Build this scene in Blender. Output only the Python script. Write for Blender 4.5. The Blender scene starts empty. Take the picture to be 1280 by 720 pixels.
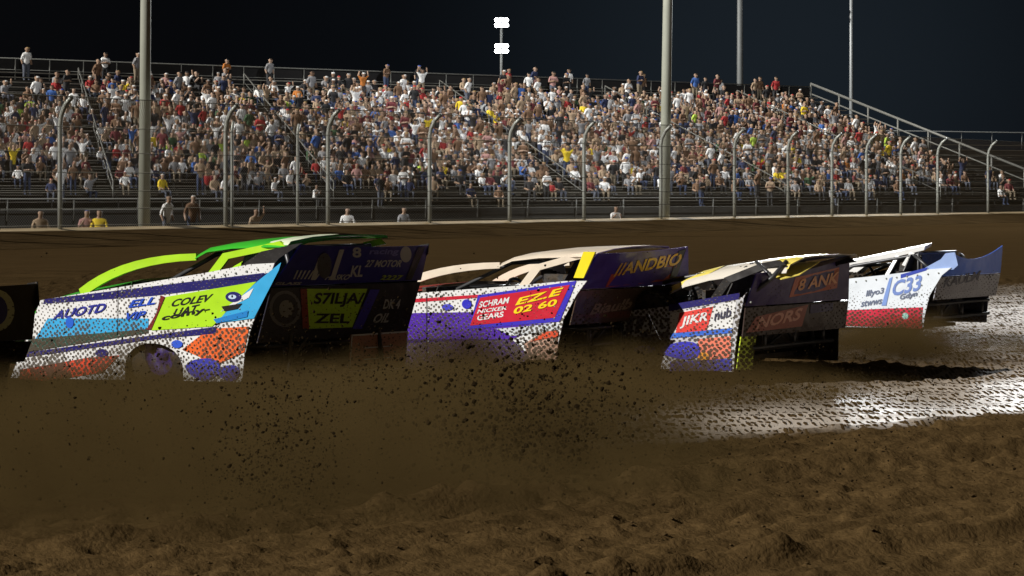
import bpy, bmesh, math, random
import numpy as np
from mathutils import Vector, Matrix, noise

random.seed(7)
S = bpy.context.scene
COL = S.collection
R = math.radians
FPX, HY, CH = 2700.0, 242.0, 1.8          # focal length in 1280-wide pixels, horizon row, camera height


def at(px, py, Y):
    """World point seen at a pixel of the photograph, at depth Y."""
    return Vector(((px - 640) / FPX * Y, Y, CH - (py - HY) / FPX * Y))


def ground_at(px, py, z=0.0):
    return at(px, py, (CH - z) * FPX / (py - HY))


# ---------------------------------------------------------------- objects
def tag(o, label=None, cat=None, group=None, kind=None):
    if label: o['label'] = label
    if cat: o['category'] = cat
    if group: o['group'] = group
    if kind: o['kind'] = kind
    return o


def empty(name, loc=(0, 0, 0), rz=0.0):
    o = bpy.data.objects.new(name, None)
    o.empty_display_size = 0.2
    o.location = loc
    o.rotation_euler = (0, 0, rz)
    COL.objects.link(o)
    return o


def link(name, me, parent=None):
    o = bpy.data.objects.new(name, me)
    COL.objects.link(o)
    if parent: o.parent = parent
    return o


class MB:
    """Collects shapes with material slots, then links ONE mesh object."""
    def __init__(self):
        self.v, self.f, self.m, self.mats, self.sm = [], [], [], [], []

    def slot(self, mat):
        if mat not in self.mats: self.mats.append(mat)
        return self.mats.index(mat)

    def add(self, verts, faces, mat, smooth=False):
        b = len(self.v); s = self.slot(mat)
        self.v += [tuple(x) for x in verts]
        for f in faces:
            self.f.append(tuple(b + i for i in f)); self.m.append(s); self.sm.append(smooth)

    def box(self, c, d, mat, rot=None):
        c = Vector(c); h = Vector(d) / 2
        vs = []
        for sx in (-1, 1):
            for sy in (-1, 1):
                for sz in (-1, 1):
                    p = Vector((sx * h.x, sy * h.y, sz * h.z))
                    if rot is not None: p = rot @ p
                    vs.append(c + p)
        self.add(vs, [(0, 1, 3, 2), (4, 6, 7, 5), (0, 4, 5, 1), (2, 3, 7, 6), (0, 2, 6, 4), (1, 5, 7, 3)], mat)

    def tube(self, pts, r, mat, n=8, cap=True):
        pts = [Vector(p) for p in pts]
        rs = r if isinstance(r, (list, tuple)) else [r] * len(pts)
        vs, fs = [], []
        up0 = None
        for i, p in enumerate(pts):
            t = (pts[min(i + 1, len(pts) - 1)] - pts[max(i - 1, 0)]).normalized()
            a = Vector((0, 0, 1)) if abs(t.z) < .9 else Vector((1, 0, 0))
            if up0 is not None: a = up0
            s = t.cross(a)
            if s.length < 1e-5: s = t.cross(Vector((0, 1, 0)))
            s.normalize(); u = s.cross(t).normalized(); up0 = u
            for k in range(n):
                an = 2 * math.pi * k / n
                vs.append(p + (s * math.cos(an) + u * math.sin(an)) * rs[i])
        for i in range(len(pts) - 1):
            for k in range(n):
                k2 = (k + 1) % n
                fs.append((i * n + k, i * n + k2, (i + 1) * n + k2, (i + 1) * n + k))
        if cap:
            fs.append(tuple(range(n - 1, -1, -1))); fs.append(tuple((len(pts) - 1) * n + k for k in range(n)))
        self.add(vs, fs, mat, True)

    def lathe(self, prof, c, axis, mat, n=28, smooth=True):
        """prof: (radius, offset along axis)"""
        c = Vector(c); ax = Vector(axis).normalized()
        a = Vector((0, 0, 1)) if abs(ax.z) < .9 else Vector((1, 0, 0))
        s = ax.cross(a).normalized(); u = s.cross(ax)
        vs, fs = [], []
        for r, o in prof:
            for k in range(n):
                an = 2 * math.pi * k / n
                vs.append(c + ax * o + (s * math.cos(an) + u * math.sin(an)) * r)
        for i in range(len(prof) - 1):
            for k in range(n):
                k2 = (k + 1) % n
                fs.append((i * n + k, i * n + k2, (i + 1) * n + k2, (i + 1) * n + k))
        self.add(vs, fs, mat, smooth)

    def plate(self, poly, thick, mat):
        """Closed slab: poly is a planar list of 3D points, thick a vector."""
        n = len(poly); t = Vector(thick)
        a = [Vector(p) for p in poly]; b = [p + t for p in a]
        fs = [tuple(range(n)), tuple(range(2 * n - 1, n - 1, -1))]
        for i in range(n):
            j = (i + 1) % n
            fs.append((i, n + i, n + j, j))
        self.add(a + b, fs, mat)

    def loft(self, rows, mat, smooth=True, close=False):
        n = len(rows[0]); vs = [p for r in rows for p in r]; fs = []
        for i in range(len(rows) - 1):
            for k in range(n - (0 if close else 1)):
                k2 = (k + 1) % n
                fs.append((i * n + k, i * n + k2, (i + 1) * n + k2, (i + 1) * n + k))
        self.add(vs, fs, mat, smooth)

    def mesh(self, name):
        me = bpy.data.meshes.new(name)
        me.from_pydata([tuple(v) for v in self.v], [], self.f)
        for m in self.mats: me.materials.append(m)
        me.polygons.foreach_set('material_index', self.m)
        me.polygons.foreach_set('use_smooth', self.sm)
        me.update()
        return me

    def build(self, name, parent=None, recalc=True):
        me = self.mesh(name)
        if recalc:
            bm = bmesh.new(); bm.from_mesh(me)
            bmesh.ops.recalc_face_normals(bm, faces=bm.faces)
            bm.to_mesh(me); bm.free()
        return link(name, me, parent)


_text_cache = {}


def text_mesh(body):
    """Letters as flat faces, scaled into the unit square."""
    if body in _text_cache: return _text_cache[body]
    cu = bpy.data.curves.new('lettering', 'FONT'); cu.body = body; cu.size = 1
    cu.resolution_u = 3; cu.offset = 0.028
    o = bpy.data.objects.new('lettering', cu); COL.objects.link(o)
    me = o.to_mesh()
    vs = [Vector(v.co) for v in me.vertices]; fs = [tuple(p.vertices) for p in me.polygons]
    o.to_mesh_clear(); bpy.data.objects.remove(o); bpy.data.curves.remove(cu)
    x0 = min(v.x for v in vs); x1 = max(v.x for v in vs); y0 = min(v.y for v in vs); y1 = max(v.y for v in vs)
    vs = [((v.x - x0) / (x1 - x0), (v.y - y0) / (y1 - y0)) for v in vs]
    _text_cache[body] = (vs, fs)
    return _text_cache[body]


# ---------------------------------------------------------------- materials
def new_mat(name):
    m = bpy.data.materials.new(name); m.use_nodes = True
    nt = m.node_tree
    return m, nt, nt.nodes['Principled BSDF']


def N(nt, t, **kw):
    n = nt.nodes.new(t)
    for k, v in kw.items():
        if k.startswith('i_'):
            key = k[2:]
            n.inputs[int(key) if key.isdigit() else key].default_value = v
        else:
            setattr(n, k, v)
    return n


def L(nt, a, b): nt.links.new(a, b)


def mathn(nt, op, a, b=None, clamp=False):
    n = N(nt, 'ShaderNodeMath', operation=op, use_clamp=clamp)
    for i, x in enumerate((a, b)):
        if x is None: continue
        if isinstance(x, (int, float)): n.inputs[i].default_value = x
        else: L(nt, x, n.inputs[i])
    return n.outputs[0]


def mixc(nt, fac, a, b):
    n = N(nt, 'ShaderNodeMix', data_type='RGBA')
    for i, x in ((0, fac), (6, a), (7, b)):
        if isinstance(x, (int, float)): n.inputs[i].default_value = x
        elif isinstance(x, tuple): n.inputs[i].default_value = x if len(x) == 4 else x + (1,)
        else: L(nt, x, n.inputs[i])
    return n.outputs[2]


def srgb(r, g, b):
    f = lambda c: (c / 255 / 12.92) if c <= 10 else ((c / 255 + .055) / 1.055) ** 2.4
    return (f(r), f(g), f(b))


MUD = (.050, .033, .017)


def plain(name, col, rough=.6, metal=0.0, var=.25, scale=6.0, spec=.5):
    """Worn surface: base colour broken up by noise."""
    m, nt, b = new_mat(name)
    tc = N(nt, 'ShaderNodeTexCoord'); no = N(nt, 'ShaderNodeTexNoise', i_Scale=scale, i_Detail=6.0)
    L(nt, tc.outputs['Object'], no.inputs['Vector'])
    dark = tuple(c * (1 - var) for c in col); light = tuple(min(1, c * (1 + var)) for c in col)
    L(nt, mixc(nt, no.outputs['Fac'], dark, light), b.inputs['Base Color'])
    b.inputs['Roughness'].default_value = rough; b.inputs['Metallic'].default_value = metal; b.inputs['Specular IOR Level'].default_value = spec
    if spec == 0: b.inputs['IOR'].default_value = 1.01
    return m


_paint = {}


def paint(col, mud=.5, rough=.32):
    """Sheet metal paint peppered with thrown clay: small dots in drifting rows, denser low down."""
    key = (tuple(round(c, 4) for c in col), mud, rough)
    if key in _paint: return _paint[key]
    m, nt, b = new_mat('panel_paint')
    tc = N(nt, 'ShaderNodeTexCoord'); sp = N(nt, 'ShaderNodeSeparateXYZ'); L(nt, tc.outputs['Object'], sp.inputs[0])
    cb = N(nt, 'ShaderNodeCombineXYZ')
    L(nt, mathn(nt, 'ADD', sp.outputs['X'], mathn(nt, 'MULTIPLY', sp.outputs['Y'], .7)), cb.inputs['X']); L(nt, sp.outputs['Z'], cb.inputs['Y'])
    mp = N(nt, 'ShaderNodeMapping'); mp.inputs['Rotation'].default_value = (0, 0, R(38)); mp.inputs['Scale'].default_value = (21, 26, 1)
    L(nt, cb.outputs[0], mp.inputs['Vector'])
    vo = N(nt, 'ShaderNodeTexVoronoi', voronoi_dimensions='2D', feature='F1'); vo.inputs['Scale'].default_value = 1.0
    vo.inputs['Randomness'].default_value = .42
    L(nt, mp.outputs[0], vo.inputs['Vector'])
    no = N(nt, 'ShaderNodeTexNoise', i_Scale=2.3, i_Detail=6.0); L(nt, tc.outputs['Object'], no.inputs['Vector'])
    fine = N(nt, 'ShaderNodeTexNoise', i_Scale=60.0, i_Detail=2.0); L(nt, tc.outputs['Object'], fine.inputs['Vector'])
    # threshold: larger dots low on the car and where the drift noise is high
    low = N(nt, 'ShaderNodeMapRange'); L(nt, sp.outputs['Z'], low.inputs[0])
    for i, v in ((1, 1.15), (2, .2), (3, -.16), (4, .17)): low.inputs[i].default_value = v
    thr = mathn(nt, 'ADD', mathn(nt, 'ADD', low.outputs[0], mathn(nt, 'MULTIPLY', mathn(nt, 'SUBTRACT', no.outputs['Fac'], .5), .9)), mud * .72)
    thr = mathn(nt, 'ADD', thr, mathn(nt, 'MULTIPLY', mathn(nt, 'SUBTRACT', fine.outputs['Fac'], .5), .25))
    mask = mathn(nt, 'MULTIPLY', mathn(nt, 'SUBTRACT', thr, vo.outputs['Distance']), 9.0, True)
    mask = mathn(nt, 'MULTIPLY', mask, .93)
    film = mathn(nt, 'MULTIPLY', no.outputs['Fac'], .10)
    base = mixc(nt, film, col, (.16, .11, .06))
    L(nt, mixc(nt, mask, base, MUD), b.inputs['Base Color'])
    L(nt, mathn(nt, 'ADD', mathn(nt, 'MULTIPLY', mask, .5), rough), b.inputs['Roughness'])
    bp = N(nt, 'ShaderNodeBump', i_Strength=.5, i_Distance=.006); L(nt, mask, bp.inputs['Height'])
    dn = N(nt, 'ShaderNodeTexNoise', i_Scale=3.2, i_Detail=2.0); L(nt, tc.outputs['Object'], dn.inputs['Vector'])
    b2 = N(nt, 'ShaderNodeBump', i_Strength=.55, i_Distance=.05); L(nt, dn.outputs['Fac'], b2.inputs['Height']); L(nt, bp.outputs[0], b2.inputs['Normal']); L(nt, b2.outputs[0], b.inputs['Normal'])
    _paint[key] = m
    return m


def mud_rubber(name, col, rough=.85):
    m, nt, b = new_mat(name)
    tc = N(nt, 'ShaderNodeTexCoord'); no = N(nt, 'ShaderNodeTexNoise', i_Scale=14.0, i_Detail=8.0)
    L(nt, tc.outputs['Object'], no.inputs['Vector'])
    f = mathn(nt, 'MULTIPLY', mathn(nt, 'SUBTRACT', no.outputs['Fac'], .40), 5.0, True)
    L(nt, mixc(nt, f, col, MUD), b.inputs['Base Color'])
    b.inputs['Roughness'].default_value = rough
    bp = N(nt, 'ShaderNodeBump', i_Strength=.7, i_Distance=.02); L(nt, no.outputs['Fac'], bp.inputs['Height']); L(nt, bp.outputs[0], b.inputs['Normal'])
    return m


M_TYRE = mud_rubber('tyre_rubber', (.015, .015, .015))
M_UNDER = mud_rubber('muddy_chassis', (.03, .03, .032), .6)
M_BAR = plain('cage_steel', (.08, .08, .085), .4, .6)
M_BLACK = paint((.012, .012, .014), .35, .4)
M_GALV = plain('galvanised_steel', (.33, .34, .31), .5, .35, .2, 3)
M_CABLE = plain('dull_wire_rope', (.19, .185, .16), .95, 0, .2, 3, 0)
M_POLE = plain('weathered_pole', (.34, .35, .29), .7, 0, .22, 1.2)
M_FARPOLE = plain('far_pole_steel', (.16, .17, .17), .6, .2, .15, 1)
M_ALU = plain('bench_aluminium', (.26, .24, .20), .55, .2, .25, 2)
M_DECK = plain('bleacher_deck', (.055, .052, .045), .85, 0, .35, 1.5)
M_CONC = plain('clay_stained_concrete', (.42, .33, .20), .9, 0, .35, 1.3, .1)
M_WALL = plain('clay_crusted_wall_face', (.085, .058, .03), .95, 0, .4, 1.6, 0)

# ---------------------------------------------------------------- camera, sky, sun
cam = bpy.data.cameras.new('camera'); co = bpy.data.objects.new('camera', cam); COL.objects.link(co)
co.location = (0, 0, CH); co.rotation_euler = (R(90), 0, 0)
cam.sensor_width = 36; cam.lens = 36 * FPX / 1280; cam.shift_y = -(360 - HY) / 1280
cam.clip_start = .1; cam.clip_end = 3000
S.camera = co

w = bpy.data.worlds.new('World'); S.world = w; w.use_nodes = True
nt = w.node_tree; bg = nt.nodes['Background']
sky = N(nt, 'ShaderNodeTexSky', sky_type='NISHITA', sun_disc=False)
SUN_AZ = Vector((-.875, -.485)).normalized(); SUN_EL = R(31)
sky.sun_elevation = R(-7); sky.sun_rotation = R(12); sky.air_density = 1.0
# light-dome of the lit speedway on the night air, above the far straight; brighter fill added behind the camera
geo = N(nt, 'ShaderNodeTexCoord')
dp = N(nt, 'ShaderNodeVectorMath', operation='DOT_PRODUCT'); L(nt, geo.outputs['Generated'], dp.inputs[0])
g = Vector((.125, 1, .06)).normalized(); dp.inputs[1].default_value = g
ramp = N(nt, 'ShaderNodeValToRGB'); L(nt, dp.outputs['Value'], ramp.inputs[0])
cr = ramp.color_ramp
cr.elements[0].position = 0.0; cr.elements[0].color = (.021, .019, .0165, 1)
cr.elements[1].position = 1.0; cr.elements[1].color = (.0090, .0130, .0178, 1)
for p, c in ((.55, (.012, .011, .010)), (.90, (.0024, .0025, .0029)), (.965, (.0019, .0022, .0030)), (.985, (.0026, .0034, .0047)), (.9915, (.0040, .0056, .0078)), (.9965, (.0066, .0096, .0132))):
    e = cr.elements.new(p); e.color = c + (1,)
ad = N(nt, 'ShaderNodeMix', data_type='RGBA', blend_type='ADD'); ad.inputs[0].default_value = .01
L(nt, ramp.outputs[0], ad.inputs[6]); L(nt, sky.outputs[0], ad.inputs[7])
L(nt, ad.outputs[2], bg.inputs['Color']); bg.inputs['Strength'].default_value = 1.0

sl = bpy.data.lights.new('floodlight_key', 'SUN'); sl.energy = 4.7; sl.angle = R(.6); sl.color = (1.0, .965, .90)
so = bpy.data.objects.new('floodlight_key', sl); COL.objects.link(so)
sd = Vector((SUN_AZ.x * math.cos(SUN_EL), SUN_AZ.y * math.cos(SUN_EL), math.sin(SUN_EL)))
so.rotation_euler = sd.to_track_quat('Z', 'Y').to_euler()

# ---------------------------------------------------------------- track
TU = Vector((.82, .57)).normalized(); TV = Vector((-TU.y, TU.x))     # along and across the racing line


def smooth(a, b, x):
    t = min(1, max(0, (x - a) / (b - a))); return t * t * (3 - 2 * t)


FA = Vector((-14.7, 62.0)); FB = Vector((28.7, 121.0)); FU = (FB - FA).normalized(); FN = Vector((FU.y, -FU.x))   # fence line, FN to the track


def bank(x, y):   # the clay climbs towards the outer wall
    d = (Vector((x, y)) - FA).dot(FN)          # metres in front of the fence
    return .30 * smooth(34, 2, d)


def track_h(x, y):
    u = x * TU.x + y * TU.y; v = x * TV.x + y * TV.y
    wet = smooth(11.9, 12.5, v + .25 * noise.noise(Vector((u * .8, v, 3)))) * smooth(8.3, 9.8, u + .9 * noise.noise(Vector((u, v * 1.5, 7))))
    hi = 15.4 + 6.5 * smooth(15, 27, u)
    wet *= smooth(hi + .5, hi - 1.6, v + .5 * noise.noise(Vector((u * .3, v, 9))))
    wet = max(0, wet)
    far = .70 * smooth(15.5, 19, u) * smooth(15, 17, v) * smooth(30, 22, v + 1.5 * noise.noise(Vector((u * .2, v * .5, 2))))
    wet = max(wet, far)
    z = 0.0
    z += .036 * noise.noise(Vector((u * .22, v * 3.2, 0))) * (1 - .5 * wet)                                   # ruts along the racing line
    z += .020 * noise.noise(Vector((u * 1.4, v * 5.0, 5))) * (1 - .75 * wet)
    z += .075 * max(0, noise.noise(Vector((u * 5.0, v * 10.0, 11))) - .05) * (1 - .93 * wet)        # clods
    z += .034 * noise.noise(Vector((u * 8, v * 15, 2))) * (1 - .88 * wet)
    berm = math.exp(-((v - 6.55 - .10 * math.sin(u * .5)) / .16) ** 2)                       # pushed-up ridge by the infield
    z += .075 * berm * (.6 + .6 * abs(noise.noise(Vector((u * 3, v * 3, 1)))))
    for v0, wd_, am in ((8.05, .11, .15), (10.3, .13, .12), (9.2, .25, .05), (11.3, .2, .05), (8.7, .1, .04), (7.4, .2, .06)):
        z += am * math.exp(-((v - v0 - .12 * math.sin(u * .35 + v0)) / wd_) ** 2) * (.55 + .6 * noise.noise(Vector((u * 2.2, v * 2, v0))))
    return z + bank(x, y), wet


def grid_ground(xs, ys):
    nx, ny = len(xs), len(ys)
    vs = np.zeros((nx * ny, 3)); wt = np.zeros(nx * ny)
    k = 0
    for y in ys:
        for x in xs:
            z, wv = track_h(x, y) if y < 46 else (bank(x, y), 0)
            vs[k] = (x, y, z); wt[k] = wv; k += 1
    fs = []
    for j in range(ny - 1):
        for i in range(nx - 1):
            a = j * nx + i; fs.append((a, a + 1, a + nx + 1, a + nx))
    return vs, wt, fs


ys = []
y = 8.0
while y < 46: ys.append(y); y += .0045 * y
while y < 150: ys.append(y); y += .03 * y
fine_x = list(np.arange(-8.5, 12.0, .045))
XS = [-900, -300, -120, -60, -35, -22, -15, -11.5] + fine_x + [14, 17, 21, 26, 33, 45, 70, 130, 320, 900]
YS = [-600, -150, -40, -10, 0, 4, 6.5] + ys + [160, 200, 300, 600, 1600]
vs, wt, fs = grid_ground(XS, YS)
me = bpy.data.meshes.new('dirt_track'); me.from_pydata(vs.tolist(), [], fs)
att = me.attributes.new('polish_glare', 'FLOAT', 'POINT'); att.data.foreach_set('value', wt.astype(np.float32))
me.polygons.foreach_set('use_smooth', [True] * len(fs))
m, nt, b = new_mat('clay')
tc = N(nt, 'ShaderNodeTexCoord')
mp = N(nt, 'ShaderNodeMapping', vector_type='TEXTURE'); mp.inputs['Rotation'].default_value = (0, 0, math.atan2(TU.y, TU.x))
L(nt, tc.outputs['Object'], mp.inputs['Vector'])
big = N(nt, 'ShaderNodeTexNoise', i_Scale=.5, i_Detail=8.0); L(nt, mp.outputs[0], big.inputs['Vector'])
st = N(nt, 'ShaderNodeMapping'); st.inputs['Scale'].default_value = (.5, 4, 1); L(nt, mp.outputs[0], st.inputs['Vector'])
streak = N(nt, 'ShaderNodeTexNoise', i_Scale=1.2, i_Detail=7.0, i_Roughness=.65); L(nt, st.outputs[0], streak.inputs['Vector'])
gr = N(nt, 'ShaderNodeTexNoise', i_Scale=26.0, i_Detail=3.0, i_Roughness=.55); L(nt, mp.outputs[0], gr.inputs['Vector'])
pol = N(nt, 'ShaderNodeAttribute', attribute_name='polish_glare')
c1 = mixc(nt, streak.outputs['Fac'], (.024, .0148, .0056), (.195, .123, .052))
track_xyz = N(nt, 'ShaderNodeSeparateXYZ'); L(nt, mp.outputs[0], track_xyz.inputs[0])
dr = N(nt, 'ShaderNodeMapRange', interpolation_type='SMOOTHSTEP'); L(nt, mathn(nt, 'ADD', track_xyz.outputs['Y'], mathn(nt, 'MULTIPLY', big.outputs['Fac'], 8.0)), dr.inputs[0])
for i, v_ in ((1, 19.0), (2, 30.0), (3, 0.0), (4, .55)): dr.inputs[i].default_value = v_
c1 = mixc(nt, dr.outputs[0], c1, (.021, .0148, .0078))  # base colour turns darker towards the outer side of the track
c1 = mixc(nt, mathn(nt, 'MULTIPLY', gr.outputs['Fac'], .75), c1, (.030, .0175, .0065))
# tread prints left in rows by the tyres, pressed through the polished skin
tm = N(nt, 'ShaderNodeMapping'); tm.inputs['Scale'].default_value = (17.5, 3.1, 1); tm.inputs['Rotation'].default_value = (0, 0, R(3)); L(nt, tc.outputs['Object'], tm.inputs['Vector'])
vo = N(nt, 'ShaderNodeTexVoronoi', voronoi_dimensions='2D'); vo.inputs['Scale'].default_value = 1; vo.inputs['Randomness'].default_value = .5
L(nt, tm.outputs[0], vo.inputs['Vector'])
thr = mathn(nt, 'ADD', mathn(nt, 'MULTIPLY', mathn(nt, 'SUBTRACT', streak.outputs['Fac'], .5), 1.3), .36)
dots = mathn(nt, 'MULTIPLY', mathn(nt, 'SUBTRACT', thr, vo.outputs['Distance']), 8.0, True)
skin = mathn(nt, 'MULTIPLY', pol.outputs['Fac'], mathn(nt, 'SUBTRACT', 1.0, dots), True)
L(nt, mixc(nt, skin, c1, (.60, .52, .44)), b.inputs['Base Color'])  # pale colour paints extra floodlight glare into the polished clay
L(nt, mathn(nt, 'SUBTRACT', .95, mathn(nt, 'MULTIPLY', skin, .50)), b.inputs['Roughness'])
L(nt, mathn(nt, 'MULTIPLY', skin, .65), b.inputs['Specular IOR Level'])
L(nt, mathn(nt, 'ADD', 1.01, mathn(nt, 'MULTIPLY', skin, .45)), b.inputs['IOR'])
dry = mathn(nt, 'SUBTRACT', 1.0, mathn(nt, 'MULTIPLY', skin, .88))
groove = N(nt, 'ShaderNodeTexNoise', i_Scale=1.5, i_Detail=1.5, i_Roughness=.5); L(nt, st.outputs[0], groove.inputs['Vector'])
hgt = mathn(nt, 'MULTIPLY', mathn(nt, 'ADD', mathn(nt, 'MULTIPLY', groove.outputs['Fac'], 2.2), gr.outputs['Fac']), dry)
hgt = mathn(nt, 'ADD', hgt, mathn(nt, 'MULTIPLY', dots, mathn(nt, 'MULTIPLY', pol.outputs['Fac'], .35)))
bp = N(nt, 'ShaderNodeBump', i_Strength=.6, i_Distance=.026); L(nt, hgt, bp.inputs['Height']); L(nt, bp.outputs[0], b.inputs['Normal'])
me.materials.append(m)
tag(link('dirt_track', me), 'dark brown clay race track with ruts and a polished groove with lamp glare painted pale', 'track', kind='structure')

# ---------------------------------------------------------------- outer wall and catch fence
WZ = .73


def fpt(t, off=0.0, z=0.0):
    p = FA + FU * t + FN * off
    return Vector((p.x, p.y, z))


T0, T1 = -26.0, 108.0
mb = MB()
mb.plate([fpt(T0, .18, 0), fpt(T0, -.18, 0), fpt(T0, -.18, WZ - .06), fpt(T0, .18, WZ - .06)], (FU * (T1 - T0)).to_3d(), M_WALL)
wall = mb.build('retaining_wall')
tag(wall, 'low clay crusted concrete wall along the far edge of the dirt track', 'wall')
mb = MB()
mb.plate([fpt(T0, .23, WZ - .055), fpt(T0, .23, WZ - .05), fpt(T0, -.1, WZ + .06), fpt(T0, -.22, WZ + .06), fpt(T0, -.22, WZ - .055)], (FU * (T1 - T0)).to_3d(), M_CONC)
mb.build('coping', wall)


mb = MB(); rows = []
for d_, z_ in ((3.0, .30), (2.0, .42), (1.2, .56), (.6, .66), (.18, .70)):
    rows.append([fpt(T0 + 1.3 * k, d_ + .12 * noise.noise(Vector((k * .7, d_, 0))), z_ + .03 * noise.noise(Vector((k * .5, d_ * 2, 5)))) for k in range(104)])
mb.loft(rows, plain('dry_shoulder_clay', (.062, .040, .018), .95, 0, .45, .9, 0)); tag(mb.build('track_shoulder'), 'pale dry clay bank below the outer wall', 'ground', kind='structure')


def fence_t(px):
    k = (px - 640) / FPX
    return (FA.x - k * FA.y) / (k * FU.y - FU.x)


fence = empty('catch_fence', fpt(0, 0, WZ))
finv = Matrix.Translation(-Vector(fence.location))
tag(fence, 'tall galvanised chain link catch fence with posts bent over the dirt track', 'fence')
FH = 3.95
post_px = [-330, -170, -40, 75, 282, 410, 537, 637, 730, 826, 918, 985, 1040, 1083, 1126, 1172, 1235, 1290, 1335, 1375, 1410]


def prof(t):
    """Post centre line, bent towards the track at its top."""
    o = [(0, 0), (0, 1.2), (0, 2.4), (0, FH - .85), (.06, FH - .55), (.24, FH - .25), (.52, FH - .03)]
    return [fpt(t, -a_ if False else a_, WZ + h_) for a_, h_ in o]


for px in post_px:
    mb = MB(); mb.tube([finv @ p for p in prof(fence_t(px))], .072, M_GALV, 8); mb.build('post', fence)
for t in (fence_t(290), fence_t(372)):
    mb = MB(); mb.tube([finv @ p for p in prof(t)[:5]] , .05, M_GALV, 8); mb.build('post', fence)
for h_ in (.12, .62, 1.15, 1.7, 2.3, FH - .9):
    mb = MB(); mb.tube([finv @ fpt(T0, .09, WZ + h_), finv @ fpt(T1, .09, WZ + h_)], .013, M_CABLE, 5); mb.build('cable', fence)
mb = MB(); mb.tube([finv @ fpt(T0, .52, WZ + FH - .03), finv @ fpt(T1, .52, WZ + FH - .03)], .016, M_CABLE, 6); mb.build('top_cable', fence)
# woven wire
m, nt, b = new_mat('chain_link'); tc = N(nt, 'ShaderNodeTexCoord')
uvn = N(nt, 'ShaderNodeUVMap'); uvn.uv_map = 'metres'
sp = N(nt, 'ShaderNodeSeparateXYZ'); L(nt, uvn.outputs[0], sp.inputs[0])
wires = []
for op in ('ADD', 'SUBTRACT'):
    s_ = mathn(nt, op, sp.outputs['X'], sp.outputs['Y'])
    fr = mathn(nt, 'FRACT', mathn(nt, 'MULTIPLY', s_, 11.0))
    wires.append(mathn(nt, 'LESS_THAN', fr, .17))
alpha = mathn(nt, 'MAXIMUM', wires[0], wires[1])
b.inputs['Base Color'].default_value = (.62, .60, .54, 1); b.inputs['Roughness'].default_value = .5
L(nt, alpha, b.inputs['Alpha'])
mb = MB(); pr0 = [(0.075, .02)] + [(.075, h_) for h_ in (1.2, 2.4, FH - .85)] + [(.135, FH - .55), (.315, FH - .25), (.52, FH - .03)]
rows = [[finv @ fpt(T0, a_, WZ + h_), finv @ fpt(T1, a_, WZ + h_)] for a_, h_ in pr0]
mb.loft(rows, m, False)
fo = mb.build('wire_mesh', fence, recalc=False)
uvl = fo.data.uv_layers.new(name='metres')
hs = [p[1] for p in pr0]
for poly in fo.data.polygons:
    for li in poly.loop_indices:
        vi = fo.data.loops[li].vertex_index
        uvl.data[li].uv = (0 if vi % 2 == 0 else T1 - T0, hs[vi // 2])

# ---------------------------------------------------------------- grandstand
TL, TR = Vector((-40.5, 99.8)), Vector((19.6, 139.2)); BL, BR = Vector((-38.0, 77.8)), Vector((31.5, 127.0))
NROW = 23; ZB, ZT = 1.15, 7.55
SN = Vector((.56, -.83)).normalized()
SFACE = math.atan2(SN.y, SN.x) + math.pi / 2        # turns a figure's local -Y towards the track


def stand(f, t, dz=0.0, fwd=0.0):
    a = BL.lerp(TL, f); c = BR.lerp(TR, f); p = a.lerp(c, t) + SN * fwd
    return Vector((p.x, p.y, ZB + (ZT - ZB) * f + dz))


gs = empty('grandstand', (0, 0, 0)); gs.location = (BL.x, BL.y, 0); ginv = Matrix.Translation(-Vector(gs.location))
tag(gs, 'long steep aluminium grandstand packed with spectators behind the catch fence', 'grandstand')
mb = MB()
rows = []
for i in range(NROW):
    f = i / (NROW - 1)
    for fw in (.50, -.52):
        rows.append([ginv @ stand(f, t, -.02, fw) for t in (0, .25, .5, .75, 1)])
mb.loft(rows, M_DECK, False)
mb.add([ginv @ stand(0, 0, -.02, .5), ginv @ stand(0, 1, -.02, .5), ginv @ (stand(0, 1, 0, .5) * 1 - Vector((0, 0, ZB + .2))), ginv @ (stand(0, 0, 0, .5) - Vector((0, 0, ZB + .2)))], [(0, 1, 2, 3)], M_DECK)
mb.build('stepped_deck', gs)
for i in range(NROW):
    f = i / (NROW - 1); mb = MB()
    a, c = ginv @ stand(f, 0, .38, .02), ginv @ stand(f, 1, .38, .02)
    mb.plate([a + SN.to_3d() * .14, a - SN.to_3d() * .14, a - SN.to_3d() * .14 + Vector((0, 0, .045)), a + SN.to_3d() * .14 + Vector((0, 0, .045))], c - a, M_ALU)
    a, c = ginv @ stand(f, 0, -.012, .42), ginv @ stand(f, 1, -.012, .42)          # bright nosing of the tread
    mb.plate([a, a - SN.to_3d() * .12, a - SN.to_3d() * .12 + Vector((0, 0, .03)), a + Vector((0, 0, .03))], c - a, M_ALU)
    for k in range(28):
        p = ginv @ stand(f, (k + .5) / 28, .19, .02); mb.box(p, (.05, .05, .36), M_DECK)
    mb.build('bench', gs)


M_RAIL = plain('dull_rail_steel', (.17, .17, .155), .6, .2, .2, 3)


def rail(name, ends, r, npost, h, parent=gs, mat=M_RAIL):
    mb = MB(); a, c = [ginv @ e for e in ends]
    mb.tube([a, c], r, mat, 6)
    mb.tube([a - Vector((0, 0, h * .5)), c - Vector((0, 0, h * .5))], r * .6, mat, 6)
    for k in range(npost):
        p = a.lerp(c, (k + .0) / (npost - 1)); mb.tube([p, p - Vector((0, 0, h))], r * .8, mat, 6)
    mb.build(name, parent)


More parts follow.
